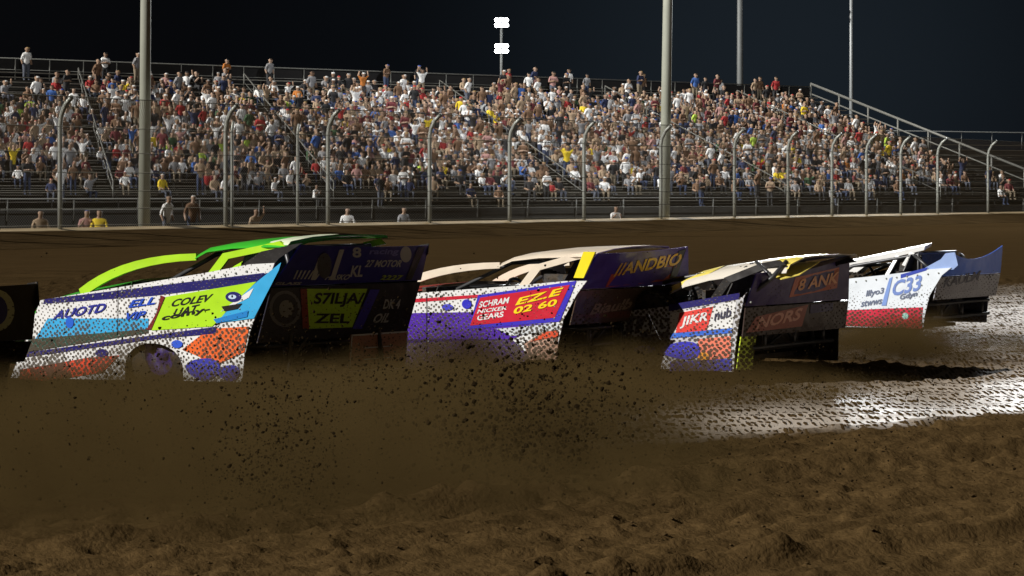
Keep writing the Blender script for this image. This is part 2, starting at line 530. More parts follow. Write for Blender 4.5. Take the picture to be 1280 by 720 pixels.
rail('top_rail', (stand(1, 0, 1.15, -.5), stand(1, 1, 1.15, -.5)), .04, 40, 1.15)
rail('end_rail', (stand(1, 1, 1.35, -.5), stand(0, 1, 1.3, .8)), .085, 9, 1.3)
rail('front_rail', (stand(0, 0, .42, .75), stand(0, 1, .42, .75)), .05, 30, .9)
for t in (.30, .43, .60, .76, .90):
    rail('aisle_rail', (stand(.96, t, .95, 0), stand(.04, t, .95, .3)), .035, 9, .9)
# dark windscreen cloth behind the top row
m_cloth = plain('windscreen_cloth', (.012, .011, .011), .95, 0, .3, .6)
mb = MB(); a, c = ginv @ stand(1, 0, 0, -.62), ginv @ stand(1, 1, 0, -.62)
mb.plate([a, a - SN.to_3d() * .03, a - SN.to_3d() * .03 + Vector((0, 0, 1.1)), a + Vector((0, 0, 1.1))], c - a, m_cloth)
mb.build('windscreen', gs)
mb = MB(); a = ginv @ stand(1, 1, 0, 0); 
mb.add([ginv @ stand(1, 1, -.03, -.5), ginv @ stand(0, 1, -.03, .5), ginv @ (stand(0, 1, 0, .5) - Vector((0, 0, ZB + .2))), ginv @ (stand(1, 1, 0, -.5) - Vector((0, 0, ZT + .2)))], [(0, 1, 2, 3)], m_cloth)
mb.build('end_skirt', gs)

# empty bleacher further round the turn
gb = empty('bleacher', (40, 158, 0)); binv = Matrix.Translation(-Vector(gb.location))
tag(gb, 'dark empty bleacher standing further round the turn at the right edge', 'grandstand')
dirb = Vector((.9, .43, 0)); nb = Vector((.43, -.9, 0)); b0 = Vector((32.0, 158, 1.0))
for i in range(12):
    mb = MB(); a = binv @ (b0 - nb * (i * .9) + Vector((0, 0, i * .42)))
    mb.plate([a, a - nb * .3, a - nb * .3 + Vector((0, 0, .05)), a + Vector((0, 0, .05))], dirb * 46, M_ALU); mb.build('bench', gb)
mb = MB(); rows = []
for i in range(12):
    for fw in (.45, -.45):
        p = binv @ (b0 - nb * (i * .9) + nb * fw + Vector((0, 0, i * .42 - .4))); rows.append([p, p + dirb * 46])
mb.loft(rows, M_DECK, False); mb.build('stepped_deck', gb)
mb = MB(); p = binv @ (b0 - nb * 10.4 + Vector((0, 0, 5.7))); mb.tube([p, p + dirb * 46], .05, M_FARPOLE, 6)
for k in range(16): mb.tube([p + dirb * k * 3, p + dirb * k * 3 - Vector((0, 0, 1.3))], .035, M_FARPOLE, 6)
mb.build('top_rail', gb)


# ---------------------------------------------------------------- spectators
def attr_mat(name, src):
    m, nt, b = new_mat(name)
    if src == 'object':
        oi = N(nt, 'ShaderNodeObjectInfo'); L(nt, oi.outputs['Color'], b.inputs['Base Color'])
    else:
        a_ = N(nt, 'ShaderNodeAttribute', attribute_name='tint'); L(nt, a_.outputs['Color'], b.inputs['Base Color'])
    b.inputs['Roughness'].default_value = .85
    return m


M_SHIRT = attr_mat('shirt_cloth', 'object'); M_TINT = attr_mat('crowd_cloth', 'tint')
SKINS = [(.33, .215, .145), (.28, .175, .115), (.37, .25, .18), (.15, .088, .055), (.25, .16, .11)]
M_SKIN = [plain('skin', c, .6, 0, .1) for c in SKINS]
HAIRS = {'brown hair': (.05, .028, .015), 'black hair': (.012, .011, .010), 'blond hair': (.32, .21, .09), 'white cap': (.72, .72, .70), 'black cap': (.02, .02, .022),
         'red cap': (.45, .03, .03), 'grey hair': (.30, .29, .28), 'blue cap': (.03, .07, .30)}
M_HAIR = {k: plain(k.replace(' ', '_'), c, .8, 0, .15) for k, c in HAIRS.items()}
PANTS = [(.035, .05, .10), (.03, .03, .032), (.20, .16, .11), (.09, .10, .13)]
M_PANTS = [plain('trousers', c, .85, 0, .15) for c in PANTS]


def skeleton(pose, rnd):
    """joints: name -> (co, radius); bones: (a, b, region). Figure faces -Y; origin at the feet (standing) or under the seat on the deck."""
    J, B = {}, []
    seat = pose.startswith('sit')
    hz = .46 if seat else .92
    lean = rnd.uniform(-.04, .08)
    J['pelvis'] = ((0, 0, hz), .14)
    J['waist'] = ((0, -.02 - lean * .4, hz + .2), .135)
    J['chest'] = ((0, -.03 - lean, hz + .42), .155)
    J['neck'] = ((0, -.04 - lean, hz + .56), .058)
    J['chin'] = ((.01, -.075 - lean, hz + .63), .075)
    J['head'] = ((.01, -.06 - lean, hz + .72), .102)
    J['crown'] = ((.01, -.045 - lean, hz + .80), .088)
    B += [('pelvis', 'waist', 'shirt'), ('waist', 'chest', 'shirt'), ('chest', 'neck', 'skin'), ('neck', 'chin', 'skin'), ('chin', 'head', 'skin'), ('head', 'crown', 'hair')]
    for s, sd_ in ((-1, 'l'), (1, 'r')):
        sh = (s * .185, -.03 - lean, hz + .46)
        J['sh' + sd_] = (sh, .068)
        if pose == 'sit_cheer' and s > 0 or pose == 'stand_cheer':
            el = (s * .33, -.12, hz + .62); ha = (s * .27, -.18, hz + .90)
        elif pose == 'sit_phone':
            el = (s * .25, -.20, hz + .24); ha = (s * .09, -.36, hz + .48)
        elif seat:
            el = (s * .27, -.08, hz + .18); ha = (s * .13, -.33, hz + .10)
        elif pose == 'stand_folded':
            el = (s * .28, -.08, hz + .20); ha = (-s * .06, -.24, hz + .24)
        else:
            el = (s * .26, .02, hz + .18); ha = (s * .25, -.10, hz - .07)
        J['el' + sd_] = (el, .048); J['ha' + sd_] = (ha, .036)
        B += [('chest', 'sh' + sd_, 'shirt'), ('sh' + sd_, 'el' + sd_, 'shirt'), ('el' + sd_, 'ha' + sd_, 'skin')]
        hp = (s * .10, -.02 if seat else 0, hz - .03)
        if seat:
            kn = (s * (.12 + rnd.uniform(0, .06)), -.44, hz + .02); an = (s * .13, -.42 + rnd.uniform(-.05, .08), .06); to = (s * .14, an[1] - .16, .035)
        else:
            kn = (s * .11, -.03, .50); an = (s * .12, .02, .07); to = (s * .13, -.14, .035)
        J['hp' + sd_] = (hp, .09); J['kn' + sd_] = (kn, .065); J['an' + sd_] = (an, .042); J['to' + sd_] = (to, .036)
        B += [('pelvis', 'hp' + sd_, 'pants'), ('hp' + sd_, 'kn' + sd_, 'pants'), ('kn' + sd_, 'an' + sd_, 'pants'), ('an' + sd_, 'to' + sd_, 'pants')]
    return J, B


def figure(pose, rnd, levels):
    """One continuous skinned body; returns verts, faces, region per face."""
    J, B = skeleton(pose, rnd); names = list(J)
    me = bpy.data.meshes.new('body')
    me.from_pydata([J[n][0] for n in names], [(names.index(a), names.index(b)) for a, b, _ in B], [])
    o = link('body', me)
    sk = o.modifiers.new('skin', 'SKIN'); sk.use_smooth_shade = True
    for i, n in enumerate(names):
        r = J[n][1]; me.skin_vertices[0].data[i].radius = (r, r * (.8 if n in ('chest', 'waist', 'pelvis') else 1))
        me.skin_vertices[0].data[i].use_root = (n == 'pelvis')
    if levels:
        ss = o.modifiers.new('sub', 'SUBSURF'); ss.levels = levels; ss.render_levels = levels
    dg = bpy.context.evaluated_depsgraph_get(); ev = o.evaluated_get(dg); em = ev.to_mesh()
    vs = [Vector(v.co) for v in em.vertices]; fs = [tuple(p.vertices) for p in em.polygons]; reg = []
    segs = [(Vector(J[a][0]), Vector(J[b][0]), g_, min(J[a][1], J[b][1])) for a, b, g_ in B]
    hc = Vector(J['head'][0])
    for p in em.polygons:
        c = Vector(p.center); best, bd = None, 9
        for a, b_, g_, rr in segs:
            t = max(0, min(1, (c - a).dot(b_ - a) / (b_ - a).length_squared)); d = (c - a.lerp(b_, t)).length - rr * .6
            if d < bd: bd, best = d, g_
        if (c - hc).length < .19 and c.z > hc.z - .09:
            best = 'hair' if (c.z > hc.z + .045 or c.y > hc.y + .045) else 'skin'
        reg.append(best)
    ev.to_mesh_clear(); bpy.data.objects.remove(o); bpy.data.meshes.remove(me)
    return vs, fs, reg


REG = ['skin', 'shirt', 'hair', 'pants']
rnd = random.Random(3)
POSES = [('sit', 'seated'), ('sit_phone', 'seated holding hands up to face'), ('sit_cheer', 'seated with one arm raised'), ('stand', 'standing'), ('stand_folded', 'standing with folded arms'), ('stand_cheer', 'standing with both arms up')]
FIG = {}
LOW = {}
for p, _ in POSES:
    FIG[p] = figure(p, rnd, 1); LOW[p] = figure(p, rnd, 0)
_fm = {}


def person_mesh(pose, si, hair, pi):
    k = (pose, si, hair, pi)
    if k in _fm: return _fm[k]
    vs, fs, reg = FIG[pose]
    me = bpy.data.meshes.new('person'); me.from_pydata(vs, [], fs)
    for mt in (M_SKIN[si], M_SHIRT, M_HAIR[hair], M_PANTS[pi]): me.materials.append(mt)
    me.polygons.foreach_set('material_index', [REG.index(r) for r in reg]); me.polygons.foreach_set('use_smooth', [True] * len(fs))
    _fm[k] = me
    return me


SHIRTS = [('white', (.80, .80, .79), 36), ('black', (.02, .02, .022), 24), ('grey', (.26, .26, .27), 14), ('navy', (.025, .035, .09), 10), ('brown', (.16, .09, .05), 16),
          ('red', (.36, .03, .03), 5), ('maroon', (.15, .03, .035), 7), ('blue', (.05, .13, .40), 3.5), ('tan', (.36, .26, .17), 18), ('yellow', (.75, .55, .03), 1.6), ('lime', (.45, .62, .08), 1),
          ('pink', (.42, .23, .21), 4), ('green', (.05, .11, .05), 2), ('orange', (.50, .17, .03), 1.2)]
ORD = ['first', 'second', 'third', 'fourth', 'fifth', 'sixth', 'seventh', 'eighth', 'ninth', 'tenth', 'eleventh', 'twelfth', 'thirteenth', 'fourteenth', 'fifteenth', 'sixteenth', 'seventeenth', 'eighteenth', 'nineteenth', 'twentieth', 'twenty-first', 'twenty-second', 'twenty-third']
people = []
wts = [s[2] for s in SHIRTS]
for i in range(NROW):
    f = i / (NROW - 1)
    n = int((stand(f, 1) - stand(f, 0)).length / .43)
    for k in range(n):
        t = (k + .5) / n
        p = stand(f, t)
        px = 640 + FPX * p.x / p.y
        if px < -60 or px > 1300: continue
        occ = .93
        if i < 1: occ = .05
        elif i < 6: occ = (0, .24, .38, .52, .68, .82)[i]
        if t > .962 and i > 3: continue
        if i >= 19: occ *= .55
        if i >= 21: occ *= .45
        if px < 620 and i >= 17: occ *= .65
        if px < 420 and i >= 14: occ *= .75
        if px < 70 and i >= 15: occ *= .4
        if px > 1180: occ *= .55
        if any(abs(t - a_) < .008 for a_ in (.30, .43, .60, .76, .90)): occ *= .15
        # families leave gaps between them
        occ *= .70 + .6 * smooth(-.35, .1, noise.noise(Vector((k * .22, i * .9, 0))))
        if rnd.random() > occ: continue
        pose = rnd.choices([p_[0] for p_ in POSES], (60, 14, 8, 11, 4, 3))[0]
        if i == NROW - 1: pose = rnd.choice(('stand', 'stand_folded', 'stand'))
        sh = rnd.choices(SHIRTS, wts)[0]; hair = rnd.choices(list(HAIRS), (22, 16, 12, 14, 12, 6, 8, 5))[0]
        q = stand(f, t, 0, (.0 if pose.startswith('sit') else .22) + rnd.uniform(-.06, .06)) + Vector((rnd.uniform(-.08, .08), 0, 0))
        people.append(dict(p=q, row=i, px=px, pose=pose, shirt=sh, hair=hair, si=rnd.choices(range(5), (5, 4, 5, 1, 3))[0], pi=rnd.randrange(4), rz=SFACE + rnd.uniform(-.45, .45), sc=rnd.uniform(.78, .98)))
# people on the ground behind the fence
for px, d_, colr, pose in ((50, 6, 'tan', 'sit'), (108, 7, 'pink', 'sit_phone'), (124, 6, 'yellow', 'sit'), (208, 9, 'white', 'stand'), (240, 9, 'brown', 'stand'), (318, 7, 'tan', 'sit_cheer'), (434, 7, 'white', 'sit'), (504, 9, 'grey', 'sit'), (768, 4, 'white', 'sit_phone')):
    t = fence_t(px); p = fpt(t, -d_)
    k_ = (px - 640) / FPX; p.x = k_ * p.y
    sh = next(s for s in SHIRTS if s[0] == colr)
    people.append(dict(p=Vector((p.x, p.y, .02)), row=-1, px=px, pose=pose, shirt=sh, hair=rnd.choice(list(HAIRS)), si=rnd.randrange(3), pi=rnd.randrange(4), rz=SFACE + rnd.uniform(-.5, .5), sc=1.0))
order = sorted((q for q in people if q['px'] > 4), key=lambda q: q['p'].y if q['row'] >= 0 else 0)
near = order[:296]
near_ids = set(id(q) for q in near)
bypose = dict(POSES)
byrow = {}
for q in near: byrow.setdefault(q['row'], []).append(q)
seen = set()
for row, qs in byrow.items():
    qs.sort(key=lambda q: q['px'])
    for n_, q in enumerate(qs):
        word = str(n_ + 1) + ('th' if 10 <= n_ + 1 <= 20 or (n_ + 1) % 10 not in (1, 2, 3) else {1: 'st', 2: 'nd', 3: 'rd'}[(n_ + 1) % 10])
        if row >= 0:
            lab = f"person in {q['shirt'][0]} top and {q['hair']}, {bypose[q['pose']].split()[0]}, {ORD[row]} stand row up, {word} from left"
        else:
            lab = f"person in {q['shirt'][0]} top, {q['hair']}, {bypose[q['pose']].split()[0]} at track level behind the fence, {word} from left"
        o = link('person', person_mesh(q['pose'], q['si'], q['hair'], q['pi']))
        o.location = q['p']; o.rotation_euler = (0, 0, q['rz']); o.scale = (q['sc'],) * 3
        o.color = q['shirt'][1] + (1,)
        tag(o, lab, 'person', 'spectators in the grandstand' if row >= 0 else 'spectators at track level behind the fence')
# the rest of the stand reads as one mass
VV, FF, CC = [], [], []
base = 0
for q in people:
    if id(q) in near_ids: continue
    vs, fs, reg = LOW[q['pose']]
    mt = Matrix.Translation(q['p']) @ Matrix.Rotation(q['rz'], 4, 'Z') @ Matrix.Scale(q['sc'], 4)
    VV += [tuple(mt @ v) for v in vs]; FF += [tuple(base + i for i in f_) for f_ in fs]; base += len(vs)
    cc = {'skin': SKINS[q['si']], 'shirt': q['shirt'][1], 'hair': HAIRS[q['hair']], 'pants': PANTS[q['pi']]}
    CC += [cc[r] for r in reg]
me = bpy.data.meshes.new('crowd'); me.from_pydata(VV, [], FF)
at_ = me.color_attributes.new('tint', 'FLOAT_COLOR', 'CORNER')
arr = []
for f_, c in zip(FF, CC):
    for _ in f_: arr += [c[0], c[1], c[2], 1]
at_.data.foreach_set('color', arr); me.polygons.foreach_set('use_smooth', [True] * len(FF)); me.materials.append(M_TINT)
tag(link('crowd', me), 'dense crowd of spectators filling the rest of the grandstand', 'crowd', kind='stuff')
print('people', len(people), 'faces', len(FF))

# ---------------------------------------------------------------- light poles
m, nt, b = new_mat('lit_lamp'); b.inputs['Emission Color'].default_value = (.92, .97, 1, 1); b.inputs['Emission Strength'].default_value = 30; b.inputs['Base Color'].default_value = (.8, .8, .8, 1)
M_LAMP = m


def light_pole(px, D, zb, H, r, mat, label, banks=1, bank_w=1.6, aim=None, energy=0, z_list=None, lean=0.0, face=1, lr=1.0):
    X = (px - 640) / FPX * D
    o = empty('light_pole', (X, D, zb)); tag(o, label, 'light pole', 'floodlight poles around the track')
    mb = MB(); mb.tube([(0, 0, 0), (lean * .5, 0, H * .5), (lean, 0, H)], [r, r * .86, r * .7], mat, 12); mb.build('pole', o)
    for z in (z_list or [H]):
        mb = MB(); mb.box((lean, 0, z), (bank_w, .12, .12), mat); mb.box((lean, 0, z + .55), (bank_w, .12, .12), mat)
        k = mb.build('crossarm', o)
        for row in (0, 1):
            for c in range(4):
                x = lean + (c - 1.5) * bank_w / 3.4
                ml = MB(); ml.lathe([(.0, .12), (.10 * lr, .10), (.22 * lr, -.02), (.22 * lr, -.10), (.2 * lr, -.16)], (x, -.12 * face, z + row * .55), (.0, face, .25), mat, 14)
                lo = ml.build('floodlight', k)
                ml = MB(); ml.lathe([(.195 * lr, -.155), (.12 * lr, -.17), (0.001, -.175)], (x, -.12 * face, z + row * .55), (.0, face, .25), M_LAMP, 14); g_ = ml.build('lamp_glass', k)
        if energy:
            ld = bpy.data.lights.new('flood_or_fill', 'SPOT'); ld.energy = energy; ld.shadow_soft_size = 2.2 if face > 0 else .8; ld.spot_size = R(40 if face > 0 else 100); ld.spot_blend = .6; ld.color = (.95, .98, 1)
            lo = bpy.data.objects.new('flood_or_fill', ld); COL.objects.link(lo); lo.parent = o
            lo.location = (lean, -.9 * face, z + .2)
            tgt = Vector(aim) - Vector((X + lean, D - .9 * face, zb + z + .2)); lo.rotation_euler = tgt.to_track_quat('-Z', 'Y').to_euler()
    return o


TRACK = (5, 24, 0)
t = fence_t(182); p = fpt(t, -1.2); D1 = p.y
light_pole(180, D1, 0, 17, .19, M_POLE, 'thick pale light pole rising behind the fence on the left', aim=(-10, 112, 4), energy=11500, face=-1, lean=.12)  # spot turned to the stand, added to brighten the crowd
t = fence_t(831); p = fpt(t, -1.2)
light_pole(830, p.y, 0, 19, .235, M_POLE, 'thick pale light pole rising behind the fence right of the lit tower', aim=(10, 134, 5), energy=20000, face=-1, lean=.3)  # second added spot facing the stand, fill for the spectators
light_pole(925, 152, 0, 19.5, .26, M_FARPOLE, 'grey steel light pole rising behind the top of the grandstand', aim=TRACK, energy=110000)
light_pole(1064, 156, 0, 19.0, .16, plain('thin_pole_steel', (.3, .32, .33), .5, .3, .1), 'thin pale light pole behind the sloping right end of the grandstand', aim=TRACK, energy=75000)
light_pole(1345, 150, 0, 19.0, .2, M_FARPOLE, 'unseen light pole added past the right edge for glare on the track', aim=TRACK, energy=75000)  # pole and lamp added out of view to strengthen the track glare
# lit tower in the distance: two banks of lamps
tw = light_pole(627, 230, 0, 20.6, .22, M_FARPOLE, 'distant floodlight mast with two glowing lamp banks above the crowd', bank_w=1.2, lr=1.15, z_list=[17.0, 19.75])

# ---------------------------------------------------------------- race cars
def sheen(c): return srgb(*c)


WHITE = (.80, .80, .80); BLUE = srgb(58, 62, 170); NAVY = srgb(36, 34, 105); LIME = srgb(176, 226, 40); GREEN = srgb(60, 190, 50); CYAN = srgb(60, 170, 225); ORANGE = srgb(235, 105, 50)
RED = srgb(200, 30, 55); YEL = srgb(250, 215, 30); BLK = (.015, .015, .017); PURP = srgb(80, 40, 170); CREAM = srgb(235, 220, 200); PALEB = srgb(195, 215, 240); BRICK = srgb(150, 60, 45)


class Car:
    def __init__(self, label, X, Y, a, Wd=1.8, Ln=3.24, tr=1.25, tf=.82, roof=1.42, nsail=(-.72, 1.40), fsail=(-.45, 1.36), zb=(.23, .08), dk=None, crown=.065, cx=0.0, bo=.72, rk=.30, has_arch=False):
        self.has_arch = has_arch; self.rim_col = srgb(70, 40, 150)
        self.rk = rk
        self.dk = dk or tr - .25; self.crown, self.cx, self.bo = crown, cx, bo
        self.X, self.Y, self.a, self.W, self.Ln = X, Y, R(a), Wd, Ln
        self.tr, self.tf, self.roof, self.nsail, self.fsail, self.zb = tr, tf, roof, nsail, fsail, zb
        self.h = Wd / 2
        c, s = math.cos(self.a), math.sin(self.a)
        self.f = Vector((-c, s)); self.l = Vector((-s, -c))
        o = Vector((X, Y)) - self.l * self.h               # local origin: rear, centre line, on the clay
        self.root = empty('race_car', (o.x, o.y, 0), math.pi - self.a)
        tag(self.root, label, 'race car', 'dirt modified race cars sliding through the turn')
        self.c, self.s = c, s

    def side(self, px, py):
        """Pixel of the photograph -> (x, z) on the near flank."""
        k = (px - 640) / FPX
        t = (self.X - k * self.Y) / (self.c + k * self.s)
        return t, CH - (py - HY) / FPX * (self.Y + self.s * t)

    def tail(self, px, py):
        """Pixel -> (y, z) on the raked tail plane."""
        x0 = -.25
        P = Vector((self.X, self.Y)) + self.f * x0
        k = (px - 640) / FPX
        for _ in range(4):
            # moving right across the tail: P - l*d
            d = (k * P.y - P.x) / (-self.l.x + k * self.l.y)
            Yd = P.y - self.l.y * d
            z = CH - (py - HY) / FPX * Yd
            xr = self.tail_x(z, self.h - d)
            P = Vector((self.X, self.Y)) + self.f * xr
        return self.h - d, z

    def tail_x(self, z, y=0.0):
        if z < self.dk: return -.05 - self.rk * (z - self.zb[0]) / (self.dk - self.zb[0])
        u = (self.h - y) / self.W
        xt = self.nsail[0] * (1 - u) + self.fsail[0] * u; zt = self.nsail[1] * (1 - u) + self.fsail[1] * u
        return -.05 - self.rk + (xt + .05 + self.rk) * (z - self.dk) / max(.05, zt - self.dk)

    def body(self, side_mat, roof_mat, hood_mat, tail_mat, spoiler_mat, pillar_mat, wheel_mat, trail=None, far_mat=None, sail_mat=None, roofp=None, cock_mat=None):
        h, Ln = self.h, self.Ln; dk = self.dk
        slope = (self.tr - self.tf) / (Ln - .46 + .45)
        top = lambda x: self.tr - slope * (x + .45)
        bot = lambda x: self.zb[0] + (self.zb[1] - self.zb[0]) * x / Ln
        self.top, self.bot = top, bot
        ax = 1.15; arch = []
        for k in range(13):
            an = math.pi * k / 12
            arch.append((ax + .40 * math.cos(an), max(.22 + .28 * (math.sin(an) ** .7 if k not in (0, 12) else 0), bot(ax + .40 * math.cos(an)))))
        if not self.has_arch: arch = [(2.2, bot(2.2)), (.6, bot(.6))]
        arch[0] = (arch[0][0], bot(arch[0][0])); arch[-1] = (arch[-1][0], bot(arch[-1][0]))

        def flank(sail, sgn):
            tr_ = trail_ = [(0, bot(0)), (-.03, .45), (-.11, .68), (-.24, .92), (-.40, self.tr - .02)] if self.tr > 1.1 else [(0, bot(0)), (-.02, .40), (-.08, .62), (-.24, .86), (-.36, self.tr - .01)] if trail is None else trail
            pts = [(Ln, bot(Ln)), (Ln - .46, top(Ln - .46)), (1.6, top(1.6)), (.5, top(.5)), (-.1, top(-.1) + .01)]
            pts += tr_[::-1]
            if sgn < 0: pts = pts[:-len(tr_)] + [(x * self.rk / .3, z) for x, z in tr_[::-1]]
            return pts + arch[::-1]
        for sgn in (1, -1):
            sail = self.nsail if sgn > 0 else self.fsail
            pr = flank(sail, sgn)
            mb = MB(); mt = side_mat if sgn > 0 else (far_mat or M_BLACK)
            mb.plate([(x, sgn * h, z) for x, z in pr], (0, -sgn * .012, 0), mt)
            q = [(.12, top(.12) - .02), (-.38, self.tr - .03), (-.44, self.tr + .02), sail, (sail[0] + .12, sail[1] - .015), (-.22, top(0) + .62 * (sail[1] - top(0)))]
            if sail_mat != 0 and (sgn > 0 or self.rk > .25): ms = MB(); ms.plate([(x, sgn * (h - .014), z) for x, z in q], (0, -sgn * .008, 0), (sail_mat if sgn > 0 and sail_mat else M_BLACK)); ms.build('sail_panel', self.root)
            if sgn > 0: self.near = mb
            else: mb.build('side_panel', self.root)
        # deck, tail panel, spoiler
        dk = self.dk
        mb = MB()
        mb.loft([[(self.tail_x(dk) + .02, yy, dk), (.25, yy, dk + .01), (.55, yy, dk - .02)] for yy in (h - .015, 0, -h + .015)], tail_mat, False)
        mb.build('rear_deck', self.root)
        self.tailmb = MB()
        zt = self.zb[0] + .33
        self.zt = zt
        self.tailmb.plate([(self.tail_x(zt), h - .015, zt), (self.tail_x(zt), -h + .015, zt), (self.tail_x(dk - .01), -h + .015, dk - .01), (self.tail_x(dk - .01), h - .015, dk - .01)], (.012, 0, 0), tail_mat)
        self.spmb = MB()
        nx = 8; rows = []
        for j in range(4):
            r_ = []
            for i in range(nx + 1):
                u = i / nx; yy = h - .015 - u * (self.W - .03)
                zt_ = self.nsail[1] * (1 - u) + self.fsail[1] * u - .02 - .05 * math.sin(math.pi * u) * getattr(self, 'sag', .3)
                z = dk + .004 + (zt_ - dk) * j / 3
                r_.append((self.tail_x(z, yy), yy, z))
            rows.append(r_)
        back = [[(x + .012, y, z) for x, y, z in r_] for r_ in rows]
        self.spmb.loft(rows, spoiler_mat); self.spmb.loft(back, spoiler_mat)
        self.spmb.loft([rows[-1], back[-1]], spoiler_mat, False)
        # far end plate: black edge strip of the spoiler
        # hood and cowl
        mb = MB(); rws = []
        for x, zz, ww in ((3.5, .0, .52), (2.9, .05, .66), (2.2, .07, .76), (1.75, .07, h - .05)):
            zc = top(min(x, 2.78)) + zz - (.10 if x > 3 else 0)
            rws.append([(x, ww, zc - .05), (x, ww * .6, zc + .005), (x, 0, zc + .02), (x, -ww * .6, zc + .005), (x, -ww, zc - .05)])
        mb.loft(rws, hood_mat); mb.build('hood', self.root)
        # nose cone and front bumper
        mb = MB(); rws = []
        for x, zt_, zb_, ww in ((3.5, top(2.78) - .13, .16, .52), (3.95, top(2.78) - .22, .16, .46), (4.3, .42, .18, .36), (4.42, .34, .2, .30)):
            rws.append([(x, ww, zb_), (x, ww, zt_ - .08), (x, ww * .7, zt_), (x, -ww * .7, zt_), (x, -ww, zt_ - .08), (x, -ww, zb_)])
        mb.loft(rws, hood_mat, True, True); mb.add(rws[-1], [tuple(range(6))], hood_mat)
        mb.build('nose', self.root)
        mb = MB(); mb.tube([(4.35, .5, .3), (4.58, .42, .3), (4.58, -.42, .3), (4.35, -.5, .3)], .022, M_BAR); mb.tube([(4.35, .4, .45), (4.52, .36, .45), (4.52, -.36, .45), (4.35, -.4, .45)], .02, M_BAR)
        mb.build('front_bumper', self.root)
        # floor pan and dash
        mb = MB(); mb.box((1.75, 0, .22), (2.9, 1.1, .04), M_UNDER); mb.box((1.72, 0, .62), (.05, self.W - .08, .5), M_UNDER); mb.box((.36, 0, .58), (.04, self.W - .06, .62), M_UNDER)
        mb.build('chassis', self.root)
        # cockpit cage
        rz = self.roof
        mb = MB()
        for yy in (.55, -.55):
            mb.tube([(1.6, yy, .25), (1.55, yy, .95 * rz / 1.42), (.85 + self.cx * .7, yy * .8, rz - (.15 if roofp is None else .24)), (-.15 + self.cx, yy * .8, rz - .085), (-.2 + self.cx, yy, .3)], .021, M_BAR)
            mb.tube([(1.5, yy, .7), (.0, yy, .72)], .02, M_BAR); mb.tube([(-.15 + self.cx, yy, rz - .09), (-.2 + self.cx * .4, yy * .9, dk)], .02, M_BAR)
        for x, z in ((.85 + self.cx * .7, rz - (.15 if roofp is None else .24)), (-.15 + self.cx, rz - .075), (1.55, .95 * rz / 1.42)): mb.tube([(x, .45, z), (x, -.45, z)], .021, M_BAR)
        mb.tube([(-.17 + self.cx, .55, .35), (-.15 + self.cx, -.45, rz - .08)], .02, M_BAR)
        mb.build('roll_cage', self.root)
        mb = MB(); xr_ = -.04 + self.cx * .9
        mb.plate([(xr_ + .1, h - .16, dk - .1), (xr_ + .1, -h + .16, dk - .1), (xr_, -.50, rz - .09), (xr_, .50, rz - .09)], (.012, 0, 0), cock_mat or M_BLACK); mb.build('rock_guard', self.root)
        mb = MB()
        for yy in (h - .10, -h + .10): mb.plate([(xr_ + .1, yy, .62), (1.70, yy, .62), (1.70, yy, top(1.7) - .03), (xr_ + .1, yy, top(xr_) - .02)], (0, .01, 0), cock_mat or M_BLACK)
        mb.plate([(1.72, h - .1, .62), (1.72, -h + .1, .62), (1.62, -h + .14, top(1.65) + .05), (1.62, h - .14, top(1.65) + .05)], (.012, 0, 0), cock_mat or M_BLACK)
        for q_ in (-.35, -.2, .0, .3): mb.lathe([(.045, -.012), (.045, .0), (.001, .002)], (1.66, q_, top(1.65) - .05), (-1, 0, .1), M_GALV, 12)
        mb.build('cockpit_tub', self.root)
        # roof and its pillars
        mb = MB(); fz = top(.95) + .5 * (rz - top(.95))
        prof_ = [(1.02, rz - .125), (.80, rz - .055), (.45, rz - .018), (.0, rz), (-.52, rz + .004)]
        prof_[-1] = (-.22, rz + .004)
        wv = (.56, .60, .62, .62, .60)
        bare = roofp == 0
        if roofp: prof_, wv = roofp
        rws = [[(x, w_, z - self.crown), (x, w_ * .93, z - self.crown * .54), (x, w_ * .5, z + .0), (x, 0, z + .018), (x, -w_ * .5, z + .022), (x, -w_ * .97, z + .01), (x, -w_, z - .005)] for (x, z), w_ in zip(prof_, wv)]
        mb.loft(rws, roof_mat); low = [[(x, y, z - .009) for x, y, z in r_] for r_ in rws]; mb.loft(low, roof_mat)
        mb.loft([rws[0], low[0]], roof_mat, False); mb.loft([rws[-1], low[-1]], roof_mat, False)
        for q in (0, -1): mb.loft([[r_[q] for r_ in rws], [r_[q] for r_ in low]], roof_mat, False)
        if not bare: mb.build('roof', self.root)
        for sgn in () if bare else (1, -1):
            mb = MB()
            P0 = Vector((2.30, sgn * .80, top(2.3) + .01)); P2 = Vector((prof_[0][0] - .03, sgn * wv[0] * .98, prof_[0][1] - self.crown * .75))
            P1 = Vector((P0.x * .62 + P2.x * .38, sgn * .72, P0.z + .92 * (P2.z - P0.z)))
            pts = [P0.lerp(P1, q_ / 9).lerp(P1.lerp(P2, q_ / 9), q_ / 9) for q_ in range(10)]
            rws = []
            for i, p_ in enumerate(pts):
                p_ = Vector(p_); wd = .075 - .003 * i
                t_ = (Vector(pts[min(i + 1, len(pts) - 1)]) - Vector(pts[max(i - 1, 0)])); nn = Vector((t_.z, 0, -t_.x)).normalized() * wd * .62
                rws.append([p_ + nn + Vector((0, .012, 0)), p_ - nn + Vector((0, .012, 0)), p_ - nn - Vector((0, .012, 0)), p_ + nn - Vector((0, .012, 0))])
            mb.loft(rws, pillar_mat, False, True); mb.build('pillar', self.root)
            mb = MB(); rws = []
            xb = prof_[-1][0] + self.bo; xt_ = prof_[-1][0] + .05
